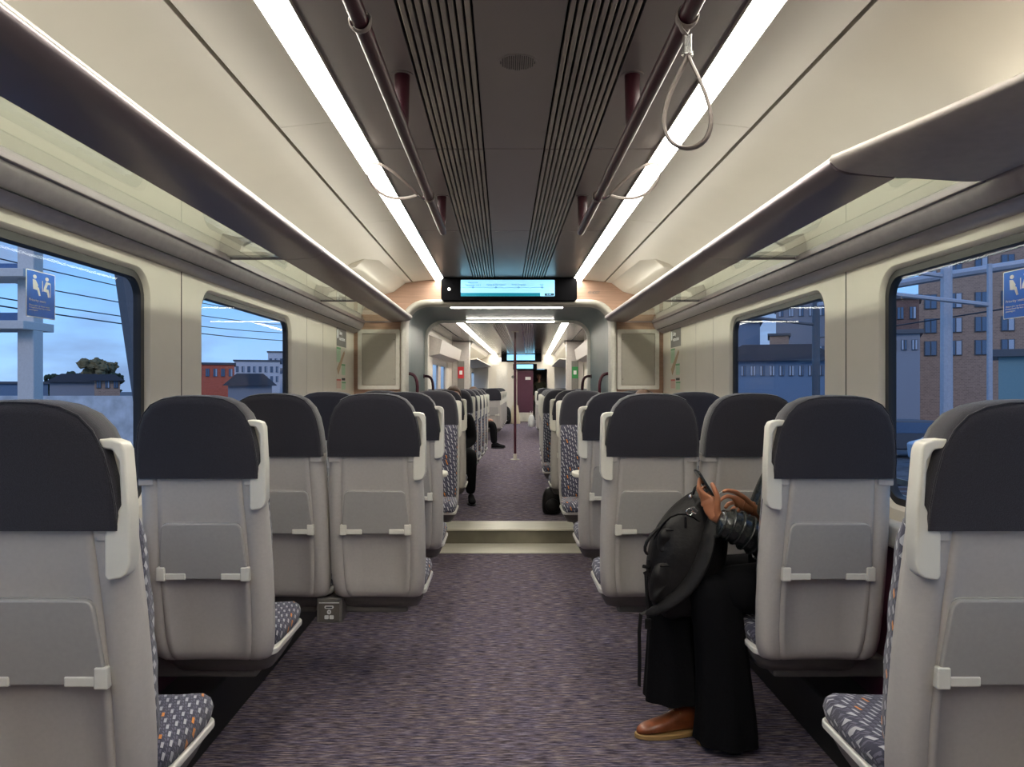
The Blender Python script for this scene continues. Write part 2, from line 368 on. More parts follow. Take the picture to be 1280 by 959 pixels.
for sx in (-1, 1):
    k += 1; S('trim_%d' % k, MB().prism([(sx*x, z) for x, z in pro]+[(sx*1.4, 1.94), (sx*1.4, 2.36), (sx*.860, 2.36)], 'y', Y0, Y1), m_ceil, ang=50)
    k += 1; S('trim_%d' % k, MB().tube([(sx*.858, Y0, 2.289), (sx*.858, Y1, 2.289)], .0018, n=8), m_lip)                    # bright bead beside the shadow gap
    k += 1; S('trim_%d' % k, MB().loft([[Vector((sx*x, y, z)) for x, z in ((.86+d, 2.289), (.98+d*.8, 2.205), (1.01+d*.8, 2.195), (1.30, 2.13), (1.31, 2.30), (.90+d, 2.30))] for y, d in ((5.35, .13), (5.5, .07), (6.73, .04))]), m_ceil, ang=20, bevel=.006)
# strip lights
for sx, side in ((-1, 'left'), (1, 'right')):
    r_ = root('strip_light', (sx*.606, 2.8, 2.30), 'long white strip light along the %s side of the near ceiling' % side, 'ceiling light', 'strip lights of the near ceiling')
    for a, b_ in zip(YS, YS[1:]): MB().box(-.041, .041, a+.001-2.8, b_-.001-2.8, .002, .012).build('diffuser', m_light, r_, bevel=.003, seg=2)
    mb = MB()
    for s2 in (-1, 1): mb.box(*sorted((s2*.0412, s2*.0445)), Y0-2.8, Y1-2.8, .0, .03)
    mb.build('edge_profile', m_lip, r_)
# speaker grille
r_ = root('speaker_grille', (.0, 2.22, 2.31), 'small round perforated speaker grille in the central ceiling panel', 'speaker grille')
MB().cyl((0, 0, -.0005), .056, .003, n=40).build('grille_plate', m_cent, r_)
mb = MB()
for i in range(-8, 9):
    for j in range(-8, 9):
        if i*i+j*j < 68: mb.cyl((i*.0062, j*.0062, -.0022), .0017, .001, n=6)
mb.build('perforation', m_dark, r_)
# handrails under the ceiling with their hangers
def handrail(sx, side):
    r_ = root('ceiling_handrail', (sx*.35, 2.3, 2.15), 'maroon overhead handrail on the %s of the central vents' % side, 'handrail', 'overhead handrails')
    MB().tube([(0, Y0-2.3, 0), (0, 1.53, 0), (0, 1.57, 0), (0, 1.585, 0)], [.019, .019, .017, .008], n=20).build('rail', m_mar, r_)
    for y in (-.75, 2.31, 3.78):
        h = MB().tube([(0, y-2.3, .16), (0, y-2.3, .03), (0, y-2.3, 0)], [.024, .021, .019], n=16).build('hanger', m_mar, r_)
        MB().cyl((0, y-2.3, .1585), .034, .004, n=24).build('mounting_plate', m_cent, h)
    return r_
handrail(-1, 'left'); handrail(1, 'right')
def strap(x, y, kind, label):
    r_ = root('hanging_strap', (x, y, 2.15), label, 'grab strap', 'grab straps on the overhead handrails')
    sx = 1 if x > 0 else -1
    q = MB(); q.loop([(.0225*cos(t), 0, .0225*sin(t)) for t in [2*pi*i/24 for i in range(24)]], .003, flat=3.2 if kind != 'down' else 4); q.build('collar', m_strap, r_)
    if kind == 'down':      # hangs straight down, teardrop shaped
        D = lambda px, py: P(px, py, y)-Vector((x, y, 2.15))
        MB().tube([(-.022, 0, 0), (-.012, -.004, -.030), (0, -.004, -.045)], .008, n=8, flat=.35, up=(0, 1, 0)).build('collar_tail', m_strap, r_)
        MB().box(-.009, .009, -.009, .003, -.083, -.040).box(-.013, .013, -.004, .0, -.085, -.074).build('buckle', m_chrome, r_, bevel=.003)
        pts = []
        for i in range(40):
            t = 2*pi*i/40; w = .056*sin(t)*(sin(t/2)**1.35)
            pts.append((w*1.25+.002, -.004+.010*sin(t/2), -.083-.098*(1-cos(t))))
        MB().loop(pts, .0042, flat=2.4, up=(.5, .86, 0)).build('loop', m_strap, r_)
    elif kind == 'side':                   # stiff loop standing out sideways
        MB().tube([(sx*.020, -.004, -.012), (sx*.035, -.012, -.004), (sx*.045, -.016, .002)], .006, n=8).build('buckle', m_chrome, r_)
        pts = []
        for i in range(36):
            t = 2*pi*i/36; l = .108*(1-cos(t)); w = .085*sin(t)*(sin(t/2)**1.1)
            pts.append((sx*(.045+l*.95), -.016-w*.9-l*.1, .002+l*.38+w*.75))
        MB().loop(pts, .0024, flat=2.6, up=(0, 0, 1)).build('loop', m_strap, r_)
    return r_
strap(-.35, 1.64, 'none', 'grey strap collar at the near end of the left handrail')
strap(-.35, 3.15, 'side', 'thin grey loop strap sticking out from the far part of the left handrail')
strap(.35, 3.15, 'side', 'thin grey loop strap sticking out from the far part of the right handrail')
strap(.35, 1.62, 'down', 'large teardrop grab strap hanging down from the right handrail')

# luggage racks
def rack(sx, side, ya):
    r_ = root('luggage_rack', (sx*1.0, 4, 1.94), 'slim glass-bottomed luggage rack above the windows on the %s' % side, 'luggage rack', 'luggage racks')
    X = lambda x: sx*x-sx*1.0
    ys = [ya, 3.42, 5.10, Y1-.01]
    for a, b_ in zip(ys, ys[1:]):
        MB().prism([(X(.852), .040), (X(.862), .050), (X(.878), .047), (X(.90), .030), (X(1.03), .004), (X(1.03), -.008), (X(.90), .002), (X(.870), .012), (X(.855), .026)], 'y', a-4+.0015, b_-4-.0015).build('front_panel', m_rack, r_, ang=60)
        MB().box(*sorted((X(1.268), X(1.30))), a-4, b_-4, -.018, .012).build('rear_rail', m_rack, r_, bevel=.004)
        g = MB().box(*sorted((X(1.03), X(1.27))), a-4+.012, b_-4-.012, -.004, .004).build('glass_shelf', m_rglass, r_)
        MB().box(*sorted((X(1.03), X(1.27))), a-4+.004, a-4+.012, -.005, .005).build('glass_edge', m_gedge, g)
        MB().box(*sorted((X(1.03), X(1.27))), b_-4-.012, b_-4-.002, -.008, .004).build('cross_bar', m_rack, r_)
    MB().tube([(X(.862), ya-4, .042), (X(.862), Y1-4, .042)], .0105, n=14).build('lip', m_lip, r_)
    for y in ys[1:-1]:
        out = [(X(.95), .004), (X(1.05), .075), (X(1.09), .090), (X(1.22), .085), (X(1.30), .105), (X(1.30), .004)]
        inn = [(X(1.02), .022), (X(1.075), .060), (X(1.10), .070), (X(1.17), .066), (X(1.20), .05), (X(1.21), .022)]
        mb = MB(); yy = y-4-.05
        mb.loft([[Vector((p[0], yy, p[1])) for p in out], [Vector((p[0], yy, p[1])) for p in inn], [Vector((p[0], yy+.035, p[1])) for p in inn], [Vector((p[0], yy+.035, p[1])) for p in out], [Vector((p[0], yy, p[1])) for p in out]], caps=False)
        mb.build('bracket', m_hous, r_, bevel=.004, seg=2)
    return r_
rack(-1, 'left', Y0); rack(1, 'right', 2.08)
# slim cove lights lying on top of the rack fronts, washing the ceiling coves
for sx, side, ya, xz in ((-1, 'left', Y0, (.985, 1.962)), (1, 'right', 2.1, (.985, 1.962)), (1, 'right', Y0, (1.24, 2.012))):
    r_ = root('cove_light', (sx*xz[0], 0, xz[1]), 'slim cove light hidden on top of the %s %s' % (side, 'rack front' if xz[0] < 1 else 'rack housing'), 'ceiling light', 'cove lights')
    yb = 6.7 if xz[0] < 1 else 2.0
    MB().box(-.022, .022, ya, yb, -.006, .006).build('diffuser', m_cove, r_); MB().box(-.026, .026, ya, yb, -.012, -.005).build('base', m_lip, r_)
# curved housing that closes the right rack towards the camera
rings = []
for y, xl, zl, zm, zo in ((-.9, 1.16, 2.02, 1.985, 1.945), (.6, 1.14, 2.01, 1.985, 1.945), (1.1, 1.10, 2.00, 1.98, 1.945), (1.35, 1.045, 1.992, 1.972, 1.943), (1.55, .985, 1.985, 1.962, 1.94), (1.72, .93, 1.98, 1.956, 1.938), (1.9, .88, 1.98, 1.95, 1.936), (2.03, .856, 1.985, 1.950, 1.936), (2.07, .851, 1.989, 1.950, 1.936), (2.078, .850, 1.990, 1.950, 1.936), (2.08, .850, 1.990, 1.950, 1.936)):
    w = 1.30-xl
    rings.append([Vector(p) for p in ((xl, y, zl), (xl+.012, y, zl+.010), (xl+.03, y, zl+.004), (1.30, y, zl+.0), (1.30, y, zo-.018), (xl+w*.8, y, zo-.014), (xl+w*.45, y, zo-.004), (xl+.055, y, zm-.006), (xl+.018, y, zm+.006), (xl+.003, y, zl-.014))])
o_ = MB().loft(rings).build('rack_housing', m_hous, subd=2)
setp(o_, 'smooth curved grey housing joined to the near end of the right luggage rack', 'housing')

# bulkhead and portal
def poly_wall(name, arc, xo, zt, y0, y1, m, M=None, x=1.42):
    return S(name, MB().prism([(-x+xo, 0), (-x+xo, zt), (x+xo, zt), (x+xo, 0)]+arc[::-1], 'y', y0, y1), m, M=M, smooth=False)
poly_wall('wall_front', arch(.925, 2.105, .20, 0), 0, 2.40, Y1, Y1+.06, m_ven)
def band(w, r, zt, y): return [Vector((x, y, z)) for x, z in arch(w, zt, r, 0)]
S('trim_%d' % 901, MB().loft([band(.955, .225, 2.135, 6.728), band(.952, .222, 2.132, 6.700), band(.935, .21, 2.115, 6.690), band(.915, .19, 2.095, 6.700), band(.905, .185, 2.085, 6.75), band(.900, .18, 2.082, 6.86)], closed=False), m_rim, ang=60)
S('trim_%d' % 902, MB().loft([band(.90, .18, 2.082, 6.86), band(.93, .2, 2.11, 6.90), band(.935, .2, 2.115, 7.3), band(.935, .2, 2.115, 8.3), band(.93, .2, 2.11, 8.55)], closed=False), m_tun, ang=60)
S('trim_%d' % 903, MB().loft([band(.935, .2, 2.115, 8.53), band(.905, .18, 2.09, 8.56), band(.90, .18, 2.085, 8.62), band(.915, .19, 2.10, 8.66), band(1.0, .25, 2.17, 8.67)], closed=False), m_rim, ang=60)
for y, xa, xb, lb in ((6.99, -.53, .50, 'near'), (8.50, -.46, .52, 'far')):
    r_ = root('portal_light', (0, y, 2.10), 'slim white light bar across the top of the gangway arch, %s one of two' % lb, 'ceiling light', 'light bars in the gangway arch')
    MB().box(xa, xb, -.02, .02, -.014, .004).build('diffuser', m_light, r_, bevel=.005, seg=2)
    MB().box(xa-.02, xb+.02, -.028, .028, -.003, .008).build('housing', m_rim, r_, bevel=.003)
# step up to the raised floor
S('trim_%d' % 904, MB().box(-1.15, 1.15, 6.21, 6.585, -.01, .006), m_steel, bevel=.003, seg=1)
S('trim_%d' % 905, MB().box(-1.15, 1.15, 6.58, 6.62, 0, .118), m_steeld)
S('trim_%d' % 906, MB().box(-1.15, 1.15, 6.57, 6.98, .116, .131), m_steel, bevel=.005, seg=2)
# service cabinets on the bulkhead
for sx, side in ((-1, 'left'), (1, 'right')):
    xm = sx*1.145
    r_ = root('wall_cabinet', (xm, Y1, 1.34), 'flat cream equipment cabinet %s of the gangway arch' % side, 'cabinet', 'cabinets beside the gangway arch')
    q0, q1 = rr(-.185, .185, 0, .53, .012, 3), rr(-.150, .150, .035, .495, .008, 3)
    MB().loft([[Vector((x, y, z)) for x, z in q] for q, y in ((q0, 0), (q0, -.028), (q1, -.024), (q1, -.008), )], caps=False).build('frame', m_cabf, r_)
    d = MB().prism(rr(-.148, .148, .037, .493, .01, 3), 'y', -.016, -.002).build('door', m_cab, r_, bevel=.003)
    MB().cyl((-sx*.135, -.017, .44), .004, .004, 'y', n=10).cyl((-sx*.135, -.017, .09), .004, .004, 'y', n=10).build('lock', m_frame, d)
# display over the arch
def display(loc, w, h, label, M=None, rz=0, full=False):
    r_ = root('information_display', loc, label, 'display screen', 'passenger information displays', rz)
    MB().prism(rr(-w/2, w/2, -h/2, h/2, .025, 4), 'y', -.06, .05).build('housing', m_blk, r_, bevel=.008)
    s = MB().prism(rr(-w*.355, w*.335, -h*.30, h*.40, .004, 2), 'y', -.064, -.058).build('screen', m_scr, r_)
    if full:
        x0, x1, z0, z1 = -w*.355, w*.335, -h*.30, h*.40; W = x1-x0
        MB().box(x0, x0+W*.845, -.0655, -.063, z0, z0+.028).build('route_band', m_teal, s)
        MB().box(x0+W*.895, x1-.005, -.0655, -.063, z0+.003, z0+.025).build('clock_box', m_ink, s)
        text('clock', '16:48', .018, m_scr, s, (x0+W*.91, -.066, z0+.008), (pi/2, 0, 0))
        zl = z0+.075; mb = MB().box(x0+.01, x1-.09, -.0655, -.063, zl-.001, zl+.001)
        st = [(.13, 'Heathrow\nTerminals 2 & 3'), (.375, 'Hayes & Harlington'), (.617, 'West Drayton'), (.865, 'Iver')]
        for f, nme in st:
            mb.loop([(x0+W*f+.007*cos(t), -.065, zl+.007*sin(t)) for t in [2*pi*i/16 for i in range(16)]], .0015, n=6)
            text('station_name', nme, .021, m_ink, s, (x0+W*f, -.0655, zl+.017+(.017 if '\n' in nme else 0)), (pi/2, 0, 0), 'CENTER')
        mb.build('route_line', m_ink, s)
        MB().cyl((-w*.44, -.064, 0), .012, .012, 'y').build('camera_dome', m_chrome, r_)
    return r_
display((.004, 6.62, 2.205), 1.175, .20, 'long black information display with a blue route screen over the near arch', full=True)
r_ = root('coach_number', (.70, 6.727, 2.185), 'dark coach number 494007 on the veneer beside the display', 'coach number')
text('digits', '494007', .036, m_frame, r_, (0, 0, 0), (pi/2, 0, 0))
# maroon grab loops on the arch
for sx, side in ((-1, 'left'), (1, 'right')):
    for y, where in ((6.92, 'near'), (8.45, 'far')):
        r_ = root('grab_loop', (sx*.93, y, 1.45), 'bent maroon grab handle on the %s post of the %s arch edge' % (side, where), 'grab handle', 'maroon grab handles on the gangway arch')
        MB().tube([(0, 0, .03), (-sx*.035, 0, .035), (-sx*.075, 0, .02), (-sx*.10, 0, -.03), (-sx*.105, 0, -.15), (-sx*.08, 0, -.22), (0, 0, -.235)], .016, n=12).build('bar', m_mar, r_, subd=1)
        for z in (.03, -.235): MB().cyl((0, 0, z), .024, .012, 'x').build('flange', m_mar, r_)

# posters and stickers
def poster(sx, side):
    r_ = root('safety_poster', (sx*(WX-.001), 6.22, 1.59), 'narrow safety poster with green and red panels on the %s wall by the cabinet' % side, 'poster', 'safety posters')
    rz = -sx*pi/2
    r_.rotation_euler = (0, 0, rz)          # local x runs along the wall, -y faces the aisle
    g1 = mat('poster_grey', (.16, .15, .15), .5); gr = mat('poster_green', (.12, .36, .16), .5); gl = mat('poster_pale_green', (.42, .60, .42), .5); rd = mat('poster_red', (.55, .10, .09), .5); pk = mat('poster_pink', (.62, .42, .36), .5); wn = mat('poster_train', (.45, .30, .18), .5)
    MB().box(-.20, .20, -.001, 0, -.26, .26).build('sheet', m_wall, r_)
    y = -.0022
    h = MB().box(-.19, .17, y, 0, .10, .25).build('header', g1, r_)
    MB().prism(rr(-.175, -.13, .16, .235, .02, 4), 'y', y-.001, y).build('symbol', m_stkw, h)
    text('header_text', 'Safety\ninstructions', .045, m_stkw, h, (-.10, y-.001, .195), (pi/2, 0, 0))
    for n_, m_, a in (('green_bar', gr, (-.19, -.04, .075, .09)), ('pale_panel', gl, (-.19, -.05, -.03, .072)), ('green_bar', gr, (-.01, .13, -.055, -.04)), ('pale_panel', gl, (0, .13, -.13, -.058)), ('black_bar', m_dark, (0, .13, -.175, -.155)), ('red_bar', rd, (-.19, -.03, -.18, -.165)), ('pink_panel', pk, (-.19, -.03, -.24, -.183)), ('green_bar', gr, (0, .15, -.20, -.185)), ('pale_panel', gl, (0, .14, -.25, -.203))):
        MB().box(a[0], a[1], y, 0, a[2], a[3]).build(n_, m_, r_)
    MB().prism([(-.18, -.08), (-.13, -.13), (.11, .05), (.09, .07)], 'y', y-.001, 0).build('train_drawing', wn, r_)
    return r_
poster(-1, 'left'); poster(1, 'right')
def sticker(sx, side, y, z):
    rz = -sx*pi/2
    r_ = root('priority_seat_sticker', (sx*(WX+.029), y, z), 'blue Priority seats sticker on the near %s window' % side, 'sticker', 'priority seat stickers', rz); r_.scale = (.97, 1, .68)
    MB().prism(rr(-.072, .072, -.1, .1, .004, 2), 'y', -.0006, 0).build('border', m_stkw, r_)
    b = MB().prism(rr(-.068, .068, -.096, .096, .003, 2), 'y', -.0012, 0).build('blue_field', m_stk, r_)
    for ox, name in ((-.032, 'seated_figure'), (.028, 'leaning_figure')):
        mb = MB(); Y = -.0016; mb.cyl((ox, Y, .073), .0085, .0008, 'y')
        if ox < 0: q = [(-.010, .062), (.004, .060), (.016, .040), (.014, .032), (.020, .028), (.028, -.004), (.020, -.006), (.012, .018), (-.008, .020)]
        else: q = [(-.004, .062), (.018, .058), (.019, .052), (.004, .050), (-.004, .030), (.008, .028), (.014, -.004), (.006, -.006), (0, .016), (-.018, .018), (-.014, .036)]
        mb.prism([(ox+a, c) for a, c in q], 'y', Y-.0004, Y+.0004)
        if ox > 0: mb.box(ox+.018, ox+.0195, Y-.0004, Y+.0004, -.004, .054).box(ox-.024, ox-.021, Y-.0004, Y+.0004, .016, .062)
        mb.build(name, m_stkw, b)
    text('sticker_title', 'Priority seats', .0155, m_stkw, b, (-.060, -.0014, -.032), (pi/2, 0, 0))
    text('sticker_text', 'Please give up these seats\nif requested by less mobile\npassengers', .0098, m_stkw, b, (-.060, -.0014, -.052), (pi/2, 0, 0))
sticker(-1, 'left', 2.23, 1.630); sticker(1, 'right', 2.12, 1.622)
# ------------------------------------------------------------------ seats
def shell_section(z, w, yr, rec, th=.085):
    p = [(-w+.006, yr+th), (-w, yr+.05), (-w+.006, yr+.018), (-w+.028, yr), (-w+.058, yr), (-w+.064, yr+.0065), (-w+.069, yr), (-w+.085, yr+.002+rec*.2), (-w+.10, yr+.004+rec), (-w*.3, yr+.006+rec)]
    q = [(-x, y) for x, y in p[::-1]]
    return [Vector((x, y, z)) for x, y in p+q]
def make_seat(hand, arm, label, loc):
    """hand: -1/+1 side of the aisle handle (0 none); arm: x where the support beam ends"""
    r_ = root('train_seat', loc, label, 'seat', 'train seats')
    yr = lambda z: (1.33-z)*.15
    secs = [(1.062, .205, 0, 0), (1.0, .208, .0, .0), (.93, .211, 0, .004), (.86, .214, 0, .012), (.74, .216, 0, .02), (.62, .216, 0, .022), (.53, .214, 0, .02), (.48, .211, 0, .016), (.44, .206, .003, .008), (.415, .200, .012, .002), (.402, .192, .028, 0), (.397, .18, .05, 0)]
    MB().loft([shell_section(z, w, yr(z)+o, rc) for z, w, o, rc in secs]).build('backrest_shell', m_shell, r_, ang=80)
    # headrest
    hp = [(0, 1.334), (.06, 1.332), (.105, 1.324), (.142, 1.306), (.170, 1.274), (.189, 1.228), (.200, 1.17), (.206, 1.11), (.207, 1.055)]
    ol = [(x, z) for x, z in hp[::-1]]+[(-x, z) for x, z in hp[1:]]
    def sc_(f, dy): return [Vector((x*f, yr(z)+dy, 1.055+(z-1.055)*(1-(1-f)*1.1))) for x, z in ol]
    rings = [sc_(.90, -.013), sc_(.955, -.012), sc_(.985, -.003), sc_(1.0, .016), sc_(1.0, .062), sc_(.985, .086), sc_(.94, .10), sc_(.88, .105)]
    MB().loft(rings).build('headrest', m_head, r_, ang=70)
    MB().loop([(Vector((x*.975, yr(z)-.0085, 1.0565+(z-1.055)*.975))) for x, z in ol], .0022, n=6).build('headrest_piping', m_head, r_)
    # shoulder caps at each side of the shell top
    for s in (-1, 1): MB().prism([(s*.150, .022), (s*.150, -.002), (s*.20, -.004), (s*.207, .02), (s*.207, .07), (s*.19, .08)], 'z', 1.03, 1.07, M=Matrix.Translation((0, yr(1.05), 0))).build('shell_cap', m_shell, r_, bevel=.004)
    # padded back cushion with soft flutes
    cr = []
    for i in range(15):
        z = 1.058-i*(.56/14); d = .105+.018*sin(i/14*pi)+.010*abs(sin(i*.9)); w = .196 if i not in (0, 14) else .19
        p = [(-w, yr(z)+.07), (-w-.006, yr(z)+.075+.025), (-w+.006, yr(z)+d+.022), (-w+.05, yr(z)+d+.02), (-w*.45, yr(z)+d), ]
        cr.append([Vector((x, y, z)) for x, y in p+[(-x, y) for x, y in p[::-1]]])
    MB().loft(cr).build('back_cushion', m_moq, r_, ang=80)
    # seat cushion and pan
    cs = []
    for y, w, zt, zb in ((.225, .19, .495, .43), (.25, .205, .50, .43), (.30, .212, .498, .43), (.42, .214, .502, .428), (.52, .212, .505, .425), (.56, .205, .498, .425), (.583, .19, .478, .43), (.588, .17, .455, .435)):
        p = [(-w+.01, zb), (-w, (zt+zb)/2), (-w+.008, zt-.012), (-w+.03, zt), (-w*.5, zt-.004), (w*.5, zt-.004), (w-.03, zt), (w-.008, zt-.012), (w, (zt+zb)/2), (w-.01, zb)]
        cs.append([Vector((x, y, z)) for x, z in p])
    MB().loft(cs).build('seat_cushion', m_moq, r_, ang=80)
    MB().prism(rr(-.214, .214, .185, .575, .04, 5), 'z', .408, .430).build('seat_pan_edge', m_trimw, r_, bevel=.006)
    MB().loft([[Vector((x, y, z)) for x, y in rr(-w, w, a, b, .05, 5)] for w, a, b, z in ((.17, .25, .46, .335), (.19, .22, .52, .37), (.205, .20, .56, .409))]).build('seat_pan', m_frame, r_, ang=60)
    if arm: MB().box(*sorted((-.12*(1 if arm > 0 else -1), arm)), .27, .39, .30, .375).build('support_beam', m_frame, r_, bevel=.012)
    # fold-down tray on the back
    T = lambda q, a, b: [[Vector((x, yr(z)+a, z)) for x, z in q], [Vector((x, yr(z)+b, z)) for x, z in q]]
    def trap(g):
        o = []
        for x, z in rr(-.152, .152, .705, .900, .022, 5):
            f = 1-.12*(z-.705)/.195; o.append((x*f*g, .8025+(z-.8025)*g))
        return o
    MB().loft(T(trap(1.02), .003, .026)).build('tray_recess', m_shelld, r_, ang=50)
    t = MB().loft(T(trap(1.0), -.009, .016)).build('tray_table', m_shelld, r_, bevel=.005)
    for s in (-1, 1):
        MB().box(*sorted((s*.060, s*.130)), yr(.715)-.014, yr(.715)+.01, .704, .727).box(*sorted((s*.128, s*.158)), yr(.72)-.018, yr(.72)+.012, .700, .748).build('tray_hinge', m_handle, t, bevel=.004)
    if hand:
        h = hand
        # cross-section outline seen from behind, extruded front to back
        prof = [(-.052, 1.236), (-.049, 1.246), (-.030, 1.252), (.012, 1.250), (.030, 1.244), (.037, 1.228), (.038, 1.10), (.038, .985), (.030, .962), (.018, .953), (-.010, .948), (-.017, .957), (-.017, 1.045), (-.010, 1.068), (.008, 1.088), (.020, 1.11), (.022, 1.205), (.010, 1.228), (-.028, 1.234)]
        MB().loft([[Vector((h*(x+.190), yr(max(z, 1.08))+dy+.02, z)) for x, z in prof] for dy in (-.024, .022)]).build('grab_handle', m_handle, r_, bevel=.006)
        q_ = [(.026, 1.232), (.026, 1.085), (.004, 1.082), (.001, 1.15), (-.012, 1.20), (-.028, 1.236)]
        MB().loft([[Vector((h*(x+.190), yr(max(z, 1.08))+dy+.02, z)) for x, z in q_] for dy in (.002, .030)]).build('handle_panel', m_handle, r_, bevel=.003)
    return r_
# seat prototypes: every later seat is copied from one of these
SP = {}
def seat(side, col, y, label, facing=1, M=None, z=0):
    """col: 'aisle' | 'window' | 'single'; side -1 left, +1 right"""
    x = side*(.612 if col == 'aisle' else 1.062 if col == 'single' else 1.044)
    hand = 0 if col == 'window' else -side*facing
    wallx = side*facing*(.20 if col == 'aisle' else .30)
    key = (hand, round(wallx, 2)); v = Vector((x, y, z)); rz = 0 if facing > 0 else pi
    if M: v = M @ v; rz += -R(2.0)
    if key not in SP: o = SP[key] = make_seat(hand, wallx, label, v)
    else: o = copy_tree(SP[key]); o['label'] = label
    o.location = v; o.rotation_euler = (0, 0, rz); return o
for s, nm in ((-1, 'left'), (1, 'right')):
    seat(s, 'single', 1.58, 'large grey single seat nearest the camera on the %s' % nm)
    if s < 0: seat(s, 'single', 2.5, 'grey single seat on the left, second from the camera, its tray folded up')
    else: seat(s, 'single', 2.5, 'grey single seat on the right that hides the head of the passenger in black')
    seat(s, 'aisle', 3.3, 'aisle seat of the nearest double row on the %s' % nm)
    seat(s, 'window', 3.3, 'window seat of the nearest double row on the %s' % nm)
    seat(s, 'aisle', 4.32, 'aisle seat of the second double row on the %s, before the small table' % nm)
    seat(s, 'window', 4.32, 'window seat of the second double row on the %s, only its top showing' % nm)
    seat(s, 'aisle', 6.22, 'aisle seat facing the camera with speckled backrest behind the %s table' % nm, -1)
    seat(s, 'window', 6.22, 'window seat facing the camera beyond the %s table, by the bulkhead cabinet' % nm, -1)
    seat(s, 'aisle', 7.0, 'pale seat facing away in the gangway arch, back to back with the speckled %s seat' % nm)
    for i, (y, w) in enumerate(((8.95, 'first'), (9.75, 'second'), (10.5, 'third'), (11.25, 'fourth'), (11.95, 'fifth'))):
        seat(s, 'aisle', y, '%s speckled seat beyond the arch on the %s, facing the camera' % (w, nm), -1, M2)
        seat(s, 'window', y, 'window-side neighbour of the %s speckled seat beyond the arch on the %s' % (w, nm), -1, M2)
    for i, (y, w) in enumerate(((17.4, 'first'), (18.3, 'second'), (19.2, 'third'), (20.1, 'fourth'), (21.0, 'fifth'))):
        seat(s, 'aisle', y, '%s pale seat beyond the door vestibule on the %s, facing away' % (w, nm), 1, M2)
        seat(s, 'window', y, 'window-side neighbour of the %s pale seat beyond the vestibule on the %s' % (w, nm), 1, M2)
# bay tables between the facing rows
for s, nm in ((-1, 'left'), (1, 'right')):
    r_ = root('bay_table', (s*.93, 5.25, 0), 'small cream table between the facing seats on the %s' % nm, 'table', 'bay tables')
    MB().prism([(x*s, y) for x, y in rr(-.50, .41, -.14, .14, .10, 6)], 'z', .745, .775).build('tabletop', m_handle, r_, bevel=.01)
    MB().prism([(s*.41, .745), (s*.15, .745), (s*.41, .45)], 'y', -.03, .03).build('bracket', m_frame, r_, bevel=.006)
# power socket under the left double seat
def socket(x, y, side):
    r_ = root('power_socket', (x, y, .335), 'grey power socket box under the %s nearest double seats' % side, 'power socket')
    MB().box(-.058, .058, -.02, .12, -.055, .058).build('box', m_frame, r_, bevel=.006)
    p = MB().box(-.047, .047, -.0235, -.018, -.048, .044).build('face_plate', mat('socket_plate', (.12, .105, .09), .4), r_, bevel=.002)
    MB().box(-.046, .046, -.026, -.023, .036, .040).build('status_bar', m_white, p)
    MB().prism(rr(-.021, .021, .012, .025, .006, 4), 'y', -.026, -.0235).prism(rr(-.009, .009, -.014, .006, .008, 4), 'y', -.026, -.0235).prism(rr(-.021, -.002, -.036, -.019, .003, 3), 'y', -.026, -.0235).prism(rr(.002, .021, -.036, -.019, .003, 3), 'y', -.026, -.0235).build('sockets', m_white, p)
    MB().prism(rr(-.015, .015, .016, .021, .002, 3), 'y', -.0268, -.026).box(-.0015, .0015, -.0268, -.026, -.006, .001).build('slots', m_dark, p)
socket(-.84, 3.50, 'left')

